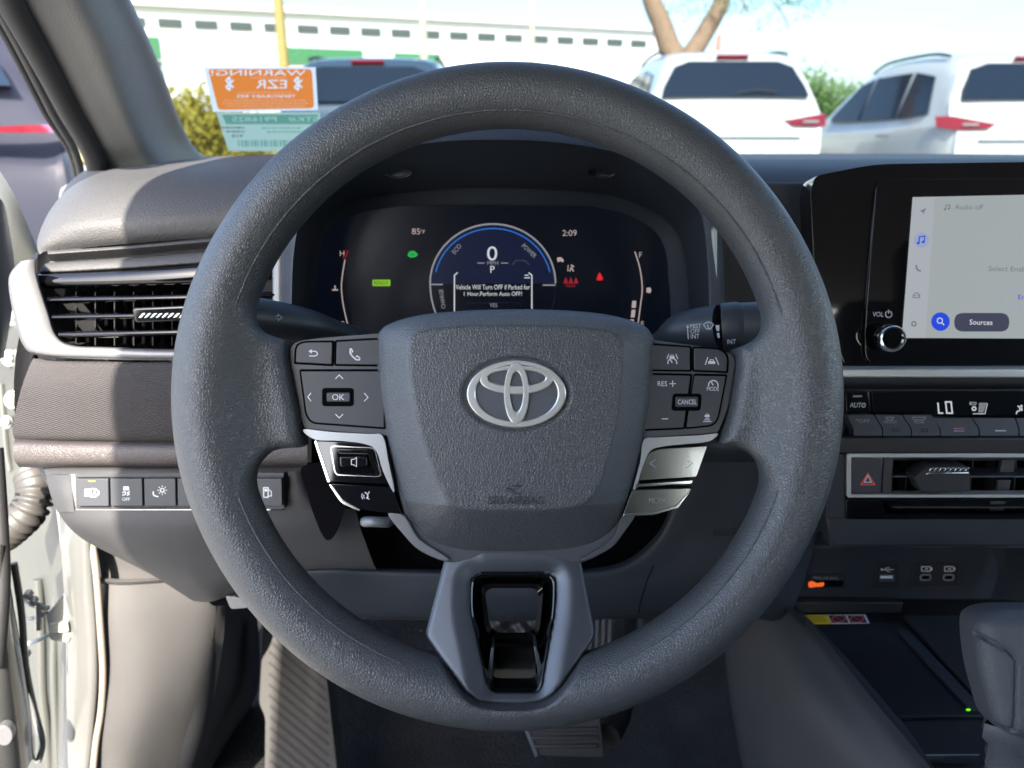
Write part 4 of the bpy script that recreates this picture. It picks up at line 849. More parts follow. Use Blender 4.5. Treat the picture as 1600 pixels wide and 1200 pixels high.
    for s_, m_, w_ in ((1, 'markr', 2.2), (.55, 'mark', 1.4)):
        b.stroke([(1356, 755 - 18 * s_ + 3), (1356 + 10.5 * s_, 755 + 2), (1356 - 10.5 * s_, 755 + 2)] if s_ == 1 else [(1356, 743), (1361.5, 753.5), (1350.5, 753.5)], w_, F, .0007, M[m_], True)
    tag(b.build('hazard_button', T), 'key with red warning triangle')
    b = MB(); b.panel([(1381, 715), (1396, 715), (1393, 773), (1378, 773)], F, -.002, .01, M['kick'], .0005); b.build('spacer', T)
    for y, zz in ((745, -.004), (793, -.008)):
        b = MB(); b.panel([(1394, y - 1.5), (1800, y - 1.5), (1800, y + 1.5), (1394, y + 1.5)], F, zz, .022, M['satinblue'] if y < 760 else M['rubber'], .0008); b.build('vent_slat', T)
    for i in range(9):
        x = 1410 + i * 34; b = MB(); b.panel([(x + 8, 716), (x + 9.5, 716), (x + 2, 804), (x, 804)], F, -.024, .012, M['rubber'], 0); b.build('vent_vane', T)
    b = MB(); b.panel([(1566, 718), (1587, 718), (1584, 738), (1562, 738)], F, -.014, .004, M['kick'], .0004); b.panel([(1560, 750), (1580, 750), (1576, 772), (1556, 772)], F, -.014, .004, M['kick'], .0004); b.panel([(1549, 783), (1572, 783), (1567, 803), (1545, 803)], F, -.014, .004, M['kick'], .0004)
    b.build('vent_divider', T)
    b = MB(); b.panel(rp([(1428, 746), (1448, 730, 4), (1512, 729), (1516, 740), (1516, 768), (1440, 770)], 3), F, .009, .016, M['rubber'], .003)
    for k in range(8): b.panel([(1450 + k * 8, 737), (1455 + k * 8, 737), (1460 + k * 8, 731), (1455 + k * 8, 731)], F, .0096, .002, M['chrome'], .0003)
    b.panel([(1448, 739), (1514, 738), (1514, 741), (1446, 742)], F, .0096, .002, M['chrome'], .0005)
    tag(b.build('vent_tab', T), 'ribbed slider')
centre()

# ------------------------------------------------------------------ centre console
def console():
    T = thing('centre_console', U(1350, 1000, .66), 'dark centre console with charging tray and sockets, right of the footwell', 'centre console')
    F = Frame(1400, 890, .665, yaw=-3, pitch=6)
    b = MB(); b.panel([(1180, 852), (1800, 850), (1800, 940), (1190, 938)], F, 0, .03, M['hood'], .003)
    b.patch([[(1548, 856, .655), (1560, 890, .655), (1548, 935, .655)], [(1575, 856, .640), (1580, 890, .640), (1570, 935, .640)], [(1620, 856, .60), (1630, 890, .60), (1640, 950, .60)]], M['hood'], 4, 4)
    b.build('front_panel', T)
    b = MB(); b.panel(rp([(1263, 897), (1321, 896), (1320, 920), (1261, 920)], 2), F, .001, .003, M['black'], .0004); b.text('PASS AIR BAG', 1290, 903, 4.5, F, .0013, M['markd'], 38)
    b.panel([(1265, 907), (1318, 907), (1317, 917), (1264, 917)], F, .0012, .0008, M['piano'], 0)
    b.flat([tuple(p) for p in cr([(1263, 911), (1268, 908), (1277, 911), (1287, 910), (1286, 916), (1275, 917), (1265, 918)], 3, True)], F, .0016, M['e_or']); tag(b.build('airbag_indicator', T), 'small indicator glowing orange')
    b = MB(); b.panel(rp([(1369, 879), (1406, 878), (1404, 918), (1366, 918)], 2), F, .001, .003, M['black'], .0004); b.stroke([(1377, 890), (1396, 890)], 1.3, F, .0013, M['mark']); b.stroke([(1381, 890), (1386, 887), (1390, 887)], 1.1, F, .0013, M['mark']); b.stroke([(1383, 890), (1388, 893.5), (1391, 893.5)], 1.1, F, .0013, M['mark']); b.flat(ell(1378, 890, 2, 2, 8), F, .0013, M['mark'])
    b.panel(rp([(1374, 897), (1398, 897), (1398, 909), (1374, 909)], 1), F, .0014, .002, M['chrome'], .0003); b.panel(rp([(1376, 900), (1395, 900), (1395, 904), (1376, 904)], .5), F, .0018, .0005, M['mark'], .0001); tag(b.build('usb_port', T), 'rectangular data socket with trident symbol')
    for x, lb in ((1447, 'charging socket next to the trident socket'), (1483, 'charging socket further right')):
        b = MB(); b.panel(rp([(x - 20, 879), (x + 17, 879), (x + 15, 916), (x - 22, 916)], 2), F, .001, .003, M['black'], .0004)
        b.stroke(rp([(x - 7, 885.5), (x + 7, 885.5), (x + 7, 892.5), (x - 7, 892.5)], 1), 1.3, F, .0013, M['mark'], True); b.stroke([(x - 2, 890), (x + 1, 888), (x + 3, 890)], 1.2, F, .0013, M['mark']); b.stroke([(x + 9, 887), (x + 9, 891)], 1.5, F, .0013, M['mark'])
        b.panel(rp([(x - 9, 897), (x + 9, 897), (x + 8, 908), (x - 10, 908)], 5), F, .0014, .002, M['satin'], .0003); b.panel(rp([(x - 6, 900), (x + 6, 900), (x + 5, 905), (x - 7, 905)], 2), F, .0018, .0005, M['void'], .0001)
        tag(b.build('charging_port', T), lb)
    # tray
    zt = U(1400, 938, .668).z
    TF = Frame(1400, 938, .668, pitch=84); TF.O = Vector(TF.O)
    b = MB(); b.panel([(1200, 935), (1800, 932), (1900, 1260), (1430, 1260)], TF, -.012, .03, M['black'], .0)
    b.grid([[TF.px(x, y, -.012) for x, y in ((1238, 941), (1300, 1000), (1405, 1121), (1500, 1260))], [TF.px(x - 12, y, .002) for x, y in ((1238, 941), (1300, 1000), (1405, 1121), (1500, 1260))], [TF.px(x - 24, y, .002) for x, y in ((1238, 941), (1300, 1000), (1405, 1121), (1500, 1260))]], M['hood'], 4, 4)
    b.build('tray', T)
    b = MB(); b.panel([(1236, 941), (1412, 941), (1408, 958), (1247, 959)], Frame(1330, 945, .664, pitch=8), 0, .01, M['black'], .001); b.build('tray_back', T)
    b = MB(); b.panel(rp([(1246, 972, 4), (1440, 972, 10), (1560, 1119, 10), (1370, 1120, 10)], 6), TF, -.0085, .003, M['piano_m'], .001); tag(b.build('charging_pad', T), 'flat black charging pad')
    b = MB(); b.panel(rp([(1412, 960, 4), (1520, 960, 4), (1640, 1090, 4), (1530, 1090, 4)], 6), TF, -.0045, .004, M['black'], .001); b.panel(rp([(1402, 985, 2), (1420, 985, 2), (1540, 1110, 2), (1520, 1110, 2)], 2), TF, -.006, .004, M['hood'], .001); b.build('tray_partition', T)
    b = MB(); b.flat(ell(1513, 1109, 4, 2.2, 12), TF, -.004, M['e_led']); b.build('led', T)
    b = MB(); b.flat([(1236, 961), (1292, 960.5), (1299, 975), (1247, 976)], TF, -.0080, M['yellow']); b.flat([(1292, 960.5), (1352, 960), (1359, 974), (1299, 975)], TF, -.0080, M['mark'])
    for x in (1308, 1337): b.flat([(x - 13, 961.5), (x + 12, 961.5), (x + 18, 973), (x - 8, 973)], TF, -.0076, M['rubber']); b.stroke(ell(x + 2, 967, 10, 5, 14), 1.5, TF, -.0073, M['markr'], True); b.stroke([(x - 4, 964), (x + 9, 970)], 1.2, TF, -.0073, M['markr'])
    b.flat([(1242, 971), (1247, 963), (1254, 971)], TF, -.0077, M['rubber'])
    for k in range(3): b.stroke([(1258 + k * 2, 964 + k * 3.2), (1288 + k * 2, 964 + k * 3.2)], 1, TF, -.0077, M['rubber'])
    o = b.build('warning_label', T); tag(o, 'yellow and red caution label')
    b = MB(); b.panel([(1446, 1178), (1530, 1178), (1530, 1180), (1446, 1181)], TF, -.005, .004, M['satin'], .0003); b.build('tray_edge', T)
    # knee side
    b = MB()
    b.patch([[(1236, 938, .67), (1290, 1000, .615), (1370, 1100, .555), (1480, 1230, .50), (1560, 1320, .47)], [(1218, 948, .672), (1264, 1005, .62), (1338, 1110, .56), (1440, 1240, .505), (1500, 1330, .475)],
             [(1185, 955, .70), (1205, 1020, .655), (1250, 1110, .60), (1330, 1240, .55), (1370, 1330, .53)], [(1140, 955, .80), (1145, 1050, .76), (1165, 1130, .72), (1190, 1240, .68), (1210, 1330, .66)],
             [(1128, 955, .95), (1135, 1050, .92), (1150, 1150, .88), (1170, 1240, .84), (1190, 1330, .82)]], M['seatside'], 6, 5)
    b.build('side_padding', T, 60)
    # gear selector
    G = thing('gear_selector', U(1590, 1190, .47), 'grey leather gear knob with creased boot at the lower right corner', 'gear selector')
    GF = Frame(1600, 1050, .47, yaw=-12, pitch=24)
    ko = clean([GF.hit(x + 16, y + 5, .0) for x, y in [tuple(p) for p in cr([(1503, 975), (1512, 955), (1540, 946), (1600, 945), (1660, 948), (1700, 965), (1706, 1010), (1696, 1100), (1670, 1142), (1600, 1146), (1540, 1130), (1520, 1080), (1508, 1030)], 4, True)]])
    def kf(X, Y, Z):
        e = poly_sd(X, Y, ko); top = .014 - .006 * ((X - .0) / .04) ** 2 - .25 * np.clip(Y - .028, 0, 1)
        d = smax(smax(e, Z - top, .012), -.03 - Z, .012)
        xs_, ys_ = GF.hit(1572, 1050, .014)
        ln = clean([GF.hit(x, y, .014) for x, y in [(1516, 985), (1576, 1017), (1589, 1035), (1587, 1145), (1516, 1135)]])
        g = np.abs(poly_sd(X, Y, ln)); return d + .0022 * np.exp(-(g / .0011) ** 2) * (Z > 0)
    b = MB(); b.net(kf, (-.05, -.05, -.034), (.055, .055, .018), .0013, GF, M['knob']); b.build('knob', G, 60)
    b = MB()
    def rg(cy_, rx, rz, dx, D): return [U(1600 + dx + rx * math.cos(a * .3142 * 1) * (1 + .05 * math.sin(a * 3)), cy_ + rz * math.sin(a * .3142) * .5, D - rz / 1202 * D * math.sin(a * .3142)) for a in range(20)]
    R = [rg(1124, 84, 40, 22, .485), rg(1144, 88, 50, 22, .487), rg(1156, 78, 50, 22, .495), rg(1180, 84, 62, 22, .498), rg(1200, 80, 62, 22, .503), rg(1234, 104, 74, 22, .506), rg(1290, 128, 84, 22, .512)]
    vs = [p for r in R for p in r]; b.add(vs, [(k * 20 + i, k * 20 + (i + 1) % 20, (k + 1) * 20 + (i + 1) % 20, (k + 1) * 20 + i) for k in range(6) for i in range(20)], M['knob'])
    b.build('boot', G, 80)
M['piano_m'] = mat('charging_pad_rubber', (.012, .014, .018), .35, spec=.4)
M['seatside'] = mat('console_side_vinyl', (.032, .034, .039), .6, kind='leather', sc=700, st=.2, dist=.0003)
M['knob'] = mat('knob_leather', (.08, .09, .105), .42, kind='leather', sc=640, st=.5, dist=.0003)
console()

# ------------------------------------------------------------------ footwell
ZF = CAMZ - .84
def footwell():
    b = MB(); b.grid([[Vector((x, y, z)) for x in (-.42, -.1, .2, .5, 1.1)] for y, z in ((-1.2, ZF), (.2, ZF), (.75, ZF), (.95, ZF + .01), (1.12, ZF + .12), (1.28, ZF + .35), (1.30, ZF + .6), (1.1, ZF + .66), (.80, ZF + .70))], M['carpet'], 4, 4)
    o = b.build('floor', None, 60); tag(o, kind='structure')
    b = MB(); F = Frame(460, 1090, .93, yaw=4, pitch=38)
    b.panel(rp([(412, 960, 6), (500, 960, 6), (528, 1210, 4), (530, 1330, 4), (412, 1330, 4), (414, 1120, 10), (404, 1100, 10)], 6), F, .0, .06, M['mat_rub'], .004)
    for i in range(24):
        y = 950 + i * 17; x0, x1 = 420, 518
        y1 = y + 78
        b.stroke([(x0 + (2 if y > 1100 else 0), y), (x1 - max(0, 1080 - y) * .05 - 4, y1)], 4.2, F, .0006, M['rubber2'])
    o = b.build('footrest'); tag(o, 'ribbed grey footrest pad left of the pedals in the footwell', 'footrest')
    T = thing('brake_pedal', U(900, 1150, .84), 'dark brake pedal with ribbed pad, below the bottom of the steering wheel', 'pedal')
    F = Frame(890, 1165, .80, pitch=35); b = MB(); b.panel(rp([(815, 1120), (938, 1116), (946, 1185), (836, 1182)], 8), F, 0, .014, M['rubber'], .003)
    for k in range(3): b.panel([(826 + k * 4, 1138 + k * 13), (934, 1136 + k * 13), (935, 1143 + k * 13), (828 + k * 4, 1144 + k * 13)], F, .0025, .003, M['rubber'], .0012)
    b.panel([(818, 1135), (824, 1135), (842, 1180), (836, 1184)], F, .002, .003, M['satinblue'], .0006)
    b.build('pedal_pad', T)
    b = MB(); b.tube([U(950, 1150, .82), U(968, 1120, .85), U(985, 1040, .92), U(990, 960, 1.0)], [.014, .013, .012, .012], M['black'], 10); b.build('pedal_arm', T)
    T = thing('accelerator_pedal', U(940, 970, .95), 'ribbed dark accelerator pedal seen right of the lower spoke', 'pedal')
    F = Frame(940, 975, .95, pitch=25); b = MB(); b.panel(rp([(905, 945), (962, 945), (956, 1050), (905, 1050)], 4), F, 0, .012, M['rubber'], .002)
    for k in range(5): b.panel([(912 + k * 10, 948), (917 + k * 10, 948), (914 + k * 10, 1045), (909 + k * 10, 1045)], F, .003, .003, M['padflat'], .001)
    b.build('pedal_pad', T)
    # dimpled duct seen through the spoke opening
    b = MB(); F = Frame(800, 960, 1.0, pitch=20)
    def dm(X, Y, Z): return Z - .006 * np.cos(X * 190) * np.cos(Y * 190 + X * 60)
    vs, fs = surfnet(dm, (-.07, -.05, -.012), (.07, .05, .012), .003); Mx = np.array([F.ex, F.ey, F.n]); w = vs @ Mx + np.array(F.O)
    b.add([tuple(p) for p in w], fs.tolist(), M['black']); b.panel([(700, 860), (900, 860), (900, 955), (700, 955)], F, .012, .01, M['hood'], .004)
    o = b.build('heater_duct', None, 60); tag(o, 'dimpled grey duct seen through the opening in the lower spoke', 'duct')
    # kick panel
    b = MB()
    b.patch([[(156, 905, .712), (220, 908, .725), (330, 900, .765), (352, 945, .80)], [(160, 960, .714), (230, 960, .73), (320, 960, .77), (350, 990, .81)], [(163, 1030, .722), (235, 1030, .74), (312, 1030, .785), (345, 1030, .83)],
             [(160, 1100, .73), (225, 1110, .75), (290, 1110, .80), (332, 1100, .85)], [(152, 1160, .738), (205, 1180, .76), (265, 1180, .81), (316, 1160, .86)], [(140, 1250, .75), (190, 1270, .77), (240, 1260, .82), (290, 1250, .88)]], M['pillar2'], 6, 5)
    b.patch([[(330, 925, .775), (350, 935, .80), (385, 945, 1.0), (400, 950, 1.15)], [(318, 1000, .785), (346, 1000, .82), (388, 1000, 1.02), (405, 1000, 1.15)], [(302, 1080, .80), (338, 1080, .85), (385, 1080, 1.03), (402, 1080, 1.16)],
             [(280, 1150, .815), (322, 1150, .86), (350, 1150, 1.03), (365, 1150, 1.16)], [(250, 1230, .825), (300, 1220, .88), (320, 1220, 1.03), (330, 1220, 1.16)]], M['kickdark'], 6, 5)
    b.patch([[(150, 846, .722), (215, 870, .735), (330, 930, .78)], [(155, 880, .724), (215, 890, .74), (330, 935, .78)], [(158, 906, .726), (215, 908, .74), (330, 940, .78)]], M['pillar2'], 4, 4)
    o = b.build('kick_panel', None, 50); tag(o, 'sunlit grey kick panel between the open door and the footwell', 'kick panel')
    b = MB(); b.patch([[(156, 902, .712), (200, 905, .718), (262, 902, .735)], [(156, 906, .706), (200, 909, .714), (262, 905, .73)], [(156, 912, .711), (200, 914, .719), (262, 909, .736)]], M['pillar2'], 3, 3); b.build('lip', o)
    # hood release
    b = MB(); F = Frame(350, 930, .64, pitch=14); b.panel(rp([(304, 900), (378, 915), (384, 944), (332, 948), (310, 925)], 6), F, -.01, .04, M['void'], .002)
    o = b.build('release_recess', DASH)
    b = MB(); b.panel(rp([(352, 931), (384, 935), (388, 950, 6), (360, 952, 6)], 3), F, .004, .02, M['silverpaint'], .002); o = b.build('release_lever'); tag(o, 'small grey bonnet release lever under the lower left dash panel', 'lever')
M['rubber2'] = mat('groove_rubber', (.010, .010, .011), .7)
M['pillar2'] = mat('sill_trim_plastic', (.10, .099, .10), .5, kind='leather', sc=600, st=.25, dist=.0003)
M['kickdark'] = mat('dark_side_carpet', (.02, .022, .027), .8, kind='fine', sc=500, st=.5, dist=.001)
footwell()

# ------------------------------------------------------------------ pillar, windshield, body shell
def body():
    P = thing('windscreen_pillar', U(230, 150, .85), 'grey grained windscreen pillar rising at the left, between side opening and windscreen', 'pillar')
    b = MB()
    def row(y, xa, xb, Da, Db, xt):   # left edge, right edge at picture height y ; curved section
        return [(xa, y, Da + .03), (xa + 6, y, Da), (xa + (xb - xa) * .3, y, Da * .97 + Db * .03), (xa + (xb - xa) * .56, y, Da * .86 + Db * .14), (xb - (xb - xa) * .16, y, Da * .3 + Db * .7), (xb - 3, y, Db), (xb, y, Db + .05)]
    b.patch([row(-190, -52, 132, .50, .58, 0), row(-120, -22, 158, .53, .61, 0), row(-60, 4, 180, .56, .65, 0), row(0, 29, 204, .60, .70, 0), row(60, 62, 232, .65, .76, 0), row(120, 92, 256, .70, .84, 0), row(180, 122, 278, .75, .93, 0), row(225, 146, 300, .79, 1.02, 0), row(255, 156, 326, .82, 1.08, 0), row(300, 160, 352, .85, 1.12, 0)], M['pillar'], 5, 4)
    b.build('trim', P, 60)
    b = MB(); F = Frame(150, 130, .70, pitch=18)
    pts = [tuple(p) for p in cr([(95, 130.0), (110, 138), (140, 141.5), (165, 141), (182, 133), (196, 118)], 5)]
    b.tube([U(x, y, .705 if x < 120 else .72 + (x - 120) * .0002) for x, y in pts], .0004, M['kick'], 6)
    seam = b
    b = MB(); b.tube(cr([U(-75, -190, .49), U(-22, -80, .53), U(14, 0, .59), U(47, 60, .64), U(80, 120, .69), U(112, 180, .74), U(138, 225, .78), U(152, 262, .81), U(158, 300, .84)], 5), .0105, M['rubber'], 14)
    b.build('black_weather_strip', P)
    b = MB()
    for dx, r_, m_ in ((-24, .0045, 'kick'), (-36, .004, 'rubber')):
        b.tube(cr([U(-75 + dx, -190, .51), U(-22 + dx, -80, .55), U(14 + dx, 0, .61), U(47 + dx, 60, .66), U(78 + dx, 120, .71), U(106 + dx * .9, 180, .76), U(126 + dx * .6, 225, .80), U(136 + dx * .5, 262, .83), U(140 + dx * .5, 300, .86)], 5), r_, M[m_], 10)
    b.build('door_seal', P)
    # windscreen
    x0 = -.50; b = MB()
    lo = [(-.50, 1.22, 1.03), (-.3, 1.29, 1.035), (.1, 1.34, 1.04), (.4, 1.35, 1.04), (.8, 1.32, 1.038), (1.24, 1.22, 1.03)]
    hi = [(-.28, .60, 1.325), (-.15, .57, 1.335), (.15, .55, 1.342), (.4, .54, 1.345), (.75, .56, 1.34), (1.03, .60, 1.325)]
    mid = [((a[0] + c[0]) / 2 - (.03 if a[0] < 0 else -.03 if a[0] > .8 else 0), (a[1] + c[1]) / 2, (a[2] + c[2]) / 2 + .018) for a, c in zip(lo, hi)]
    b.grid([[Vector(p) for p in r] for r in (lo, mid, hi)], M['glass'], 5, 8); o = b.build('windscreen', None, 80); tag(o, 'clear windscreen above the dashboard, with stickers at its lower left', 'windscreen')
    b = MB(); b.grid([[Vector((x, y - .0, z + .002)) for x, y, z in lo], [Vector((x * .99 + .003, y - .022, z + .013)) for x, y, z in lo]], M['void'], 5, 1); b.build('black_frit_band', o)
    # corner speaker grille by the pillar
    # shell
    B = thing('car_body', (.37, -.3, 1.35), 'white car body of the driver car around the open door at the left edge', 'car body')
    b = MB()
    r0 = [[(-.28, .61, 1.33), (0, .57, 1.345), (.37, .55, 1.35), (.75, .57, 1.345), (1.03, .61, 1.33)], [(-.285, .1, 1.375), (0, .1, 1.40), (.37, .1, 1.405), (.75, .1, 1.40), (1.03, .1, 1.375)], [(-.285, -.8, 1.36), (0, -.8, 1.385), (.37, -.8, 1.39), (.75, -.8, 1.385), (1.03, -.8, 1.36)], [(-.25, -1.3, 1.30), (0, -1.3, 1.33), (.37, -1.3, 1.34), (.75, -1.3, 1.33), (.99, -1.3, 1.30)]]
    b.grid([[Vector(p) for p in r] for r in r0], M['head'], 5, 5); b.build('headliner', B)
    b = MB(); b.grid([[Vector(p) + Vector((0, 0, .02)) for p in r] for r in r0], M['white'], 5, 5); b.build('roof', B)
    for sx in (-1, 1):
        b = MB(); X = lambda x: .372 + sx * (x)
        b.tube(cr([Vector((X(.65), .61, 1.325)), Vector((X(.675), .1, 1.362)), Vector((X(.68), -.4, 1.36)), Vector((X(.66), -.9, 1.345)), Vector((X(.62), -1.3, 1.29))], 5), .022, M['pillar'], 10); b.build('roof_rail', B)
        b = MB(); b.tube(cr([Vector((X(.67), -.38, 1.36)), Vector((X(.76), -.33, 1.1)), Vector((X(.83), -.30, .9)), Vector((X(.86), -.30, .3))], 4), [.03, .03, .035, .035, .04, .04, .045, .05, .055, .06, .06, .06, .06], M['pillar'], 8); b.build('door_pillar', B)
    b = MB(); b.grid([[Vector((.372 + .80, y, .94)) for y in (.9, .3, -.4, -1.2)], [Vector((.372 + .84, y, .7)) for y in (.9, .3, -.4, -1.2)], [Vector((.372 + .84, y, ZF)) for y in (.9, .3, -.4, -1.2)]], M['dash'], 3, 3); b.build('far_door_lining', B)
    b = MB(); b.grid([[Vector((1.24, 1.22, 1.03)), Vector((1.14, .86, 1.19)), Vector((1.04, .60, 1.33))], [Vector((1.27, 1.16, 1.02)), Vector((1.17, .80, 1.18)), Vector((1.06, .56, 1.33))]], M['pillar'], 4, 2); b.build('far_pillar', B)
    b = MB(); b.box((.37, -1.3, .95), (1.2, .35, .03), M['dash'], b=.01); b.build('parcel_shelf', B)
    b = MB(); b.box((.37, -1.12, .64), (1.3, .16, .72), M['seat'], b=.05); b.build('rear_bench', B)
    for sx in (-1, 1):
        b = MB(); b.box((.372 + sx * .66, -1.0, 1.10), (.05, .42, .55), M['pillar'], b=.02); b.build('rear_pillar', B)
    for sx in (-1, 1):
        b = MB(); b.box((.372 + sx * .84, -.95, .62), (.08, 1.2, .66), M['white'], b=.03); b.build('rear_door', B)
    def seat(nm, x, y, w, lab):
        s = thing(nm, (x, y, ZF), lab, 'seat')
        q = MB(); q.box((x, y + .28, ZF + .26), (w, .56, .18), M['seat'], b=.05); q.build('cushion', s)
        q = MB(); q.box((x, y - .12, ZF + .60), (w, .14, .62), M['seat'], ey=(0, .97, .24), ez=(0, -.24, .97), b=.05); q.build('backrest', s)
        q = MB(); q.box((x, y - .24, ZF + .97), (.26, .10, .16), M['seat'], b=.04); q.build('headrest', s)
    seat('front_seat', .74, -.20, .54, 'dark fabric passenger front seat across the console')
    seat('front_seat', 0, -.17, .54, 'dark fabric driver seat facing the steering wheel')
    # jamb: white sheet metal left of the sill
    b = MB()
    b.patch([[(92, 800, .70), (112, 806, .69), (134, 822, .69), (146, 845, .70)], [(98, 900, .71), (116, 900, .70), (140, 900, .70), (152, 900, .71)], [(104, 980, .72), (120, 980, .71), (146, 980, .71), (156, 980, .72)], [(104, 1060, .73), (122, 1060, .72), (147, 1060, .72), (158, 1060, .73)], [(100, 1130, .74), (116, 1130, .73), (142, 1130, .73), (152, 1130, .74)], [(90, 1230, .75), (104, 1230, .74), (132, 1230, .74), (142, 1230, .75)]], M['white'], 6, 5)
    b.build('jamb_flange', B, 60)
    b = MB(); b.tube(cr([U(144, 846, .70), U(151, 900, .70), U(157, 980, .71), U(161, 1050, .72), U(158, 1110, .73), U(150, 1160, .735), U(143, 1230, .74)], 5), .0032, M['seal_beige'], 10); b.build('sill_seal', B)
    b = MB()
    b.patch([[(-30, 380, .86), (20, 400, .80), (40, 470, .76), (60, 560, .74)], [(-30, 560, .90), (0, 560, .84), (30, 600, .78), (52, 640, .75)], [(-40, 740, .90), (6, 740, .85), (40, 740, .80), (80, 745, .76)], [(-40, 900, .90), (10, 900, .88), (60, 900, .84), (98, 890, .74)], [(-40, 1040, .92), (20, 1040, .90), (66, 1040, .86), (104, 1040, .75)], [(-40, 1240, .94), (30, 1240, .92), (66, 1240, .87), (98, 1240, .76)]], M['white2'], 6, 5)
    b.build('hinge_pillar', B, 50)
    for pts, r_ in (([(92, 860), (86, 960), (84, 1050), (88, 1140), (92, 1230)], .004), ([(60, 905), (64, 1000), (66, 1080), (72, 1140), (78, 1230)], .005), ([(2, 600), (10, 700), (16, 735)], .004)):
        b = MB(); b.tube(cr([U(x, y, .795 if pts[0][0] > 70 else .83) for x, y in pts], 5), r_, M['white2'], 10); b.build('body_crease', B)
    for x, y, r_ in ((16, 492, .012), (14, 560, .009), (20, 625, .010), (10, 660, .007)):
        b = MB(); F = Frame(x, y, .80, yaw=20, pitch=10); b.panel(ell(x, y, r_ * 1500, r_ * 1500, 20), F, .004, .008, M['steel'], .001); b.panel(ell(x, y, r_ * 800, r_ * 800, 6), F, .008, .004, M['steel'], .0008); b.build('bolt', B)
    # hinge
    H = thing('door_hinge', U(75, 975, .76), 'pale metal door hinge and check strap with bolts, left of the sill', 'hinge')
    F = Frame(85, 970, .715, yaw=22, pitch=14)
    b = MB(); b.panel(rp([(72, 962), (84, 948), (96, 932), (108, 920), (112, 990), (106, 1004), (78, 1000)], 5), F, .004, .012, M['hinge'], .003); b.panel(rp([(76, 975), (106, 972), (108, 988), (78, 990)], 4), F, .010, .008, M['hinge'], .003); b.build('bracket', H)
    b = MB(); b.tube(cr([F.px(76, 950, 0), F.px(60, 948, -.004), F.px(44, 944, -.008), F.px(34, 938, -.01), F.px(33, 960, -.01), F.px(42, 968, -.008), F.px(74, 958, 0)], 4), .0022, M['hinge'], 8); b.build('upper_arm', H)
    b = MB(); b.tube(cr([F.px(80, 990, 0), F.px(60, 1000, -.004), F.px(40, 1008, -.008), F.px(34, 1024, -.01), F.px(38, 1050, -.01)], 4), .0020, M['hinge'], 8); b.build('lower_arm', H)
    b = MB(); b.tube([F.px(60, 942, -.002), F.px(60, 984, -.002)], .0030, M['steel'], 10); b.build('pin', H)
    for x, y in ((42, 932), (38, 1026), (50, 942)):
        b = MB(); b.panel(ell(x, y, 8, 7, 6), F, .004, .01, M['steel'], .001); b.panel(ell(x, y, 4, 4, 12), F, .007, .006, M['steel'], .0006); b.build('bolt', H)
    # wiring boot
    b = MB(); ax = cr([U(2, 838, .72), U(22, 822, .715), U(45, 798, .71), U(56, 770, .715), U(52, 744, .73)], 12); rr = [.0145 + .0022 * (1 if (i // 2) % 2 else -1) for i in range(len(ax))]
    b.tube(ax, rr, M['rubber_g'], 18); o = b.build('wiring_boot', None, 70); tag(o, 'ribbed grey rubber cable boot beside the lower dash corner', 'cable boot')
    # open door: edge seen at the far left
    D = thing('open_door', U(-10, 800, .62), 'pale inner edge of the open driver door at the left edge of the photo', 'car door')
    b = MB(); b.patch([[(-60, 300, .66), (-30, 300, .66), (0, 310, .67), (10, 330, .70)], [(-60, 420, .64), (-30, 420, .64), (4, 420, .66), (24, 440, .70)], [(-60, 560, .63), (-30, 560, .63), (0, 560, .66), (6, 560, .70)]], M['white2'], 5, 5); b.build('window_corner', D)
    b = MB(); b.patch([[(-60, 840, .62), (0, 850, .63), (8, 860, .66), (6, 880, .70)], [(-60, 950, .62), (2, 960, .64), (26, 980, .67), (30, 1000, .70)], [(-60, 1100, .62), (6, 1100, .65), (40, 1110, .68), (52, 1130, .71)], [(-60, 1240, .62), (20, 1240, .66), (48, 1190, .69), (56, 1190, .72)]], M['white'], 6, 5); b.build('inner_skin', D)
    b = MB(); b.tube(cr([U(-6, 700, .64), U(2, 820, .64), U(5, 920, .64), U(-4, 1040, .64)], 5), .0055, M['rubber'], 10); b.build('door_weather_strip', D)
    b = MB(); b.tube(cr([U(22, 880, .68), U(34, 960, .69), U(40, 1040, .70), U(54, 1110, .715), U(66, 1160, .72), U(60, 1190, .72)], 5), .003, M['white'], 8); b.build('door_flange', D)
    b = MB(); b.panel(ell(6, 1150, 14, 16, 24), Frame(6, 1150, .645, yaw=20, pitch=12), .004, .01, M['silverpaint'], .001); b.build('cap', D)
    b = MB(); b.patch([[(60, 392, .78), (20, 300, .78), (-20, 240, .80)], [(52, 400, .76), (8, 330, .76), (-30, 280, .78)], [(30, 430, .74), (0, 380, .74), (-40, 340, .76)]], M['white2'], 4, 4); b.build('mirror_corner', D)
    # small white mirror foot between seal and bolster
    b = MB(); F = Frame(102, 305, .90, pitch=10); b.panel(rp([(90, 320), (94, 294), (108, 286), (112, 330)], 4), F, 0, .03, M['white'], .003); b.build('outer_pillar_foot', B)
    b = MB(); F = Frame(102, 305, .892, pitch=10); b.panel(rp([(98, 304), (100, 298), (110, 296), (108, 312)], 2), F, 0, .004, M['void'], .001); b.build('gap', B)
M['rubber_g'] = mat('grey_boot_rubber', (.06, .057, .054), .5, kind='fine', sc=200, st=.2, dist=.0005)
M['seal_beige'] = mat('beige_seal', (.27, .23, .19), .6)
g_ = bpy.data.materials.new('windscreen_glass'); g_.use_nodes = True; t = g_.node_tree; t.nodes.clear()
tr_ = t.nodes.new('ShaderNodeBsdfTransparent'); tr_.inputs[0].default_value = (.31, .36, .385, 1); gl_ = t.nodes.new('ShaderNodeBsdfGlossy'); gl_.inputs['Roughness'].default_value = .02
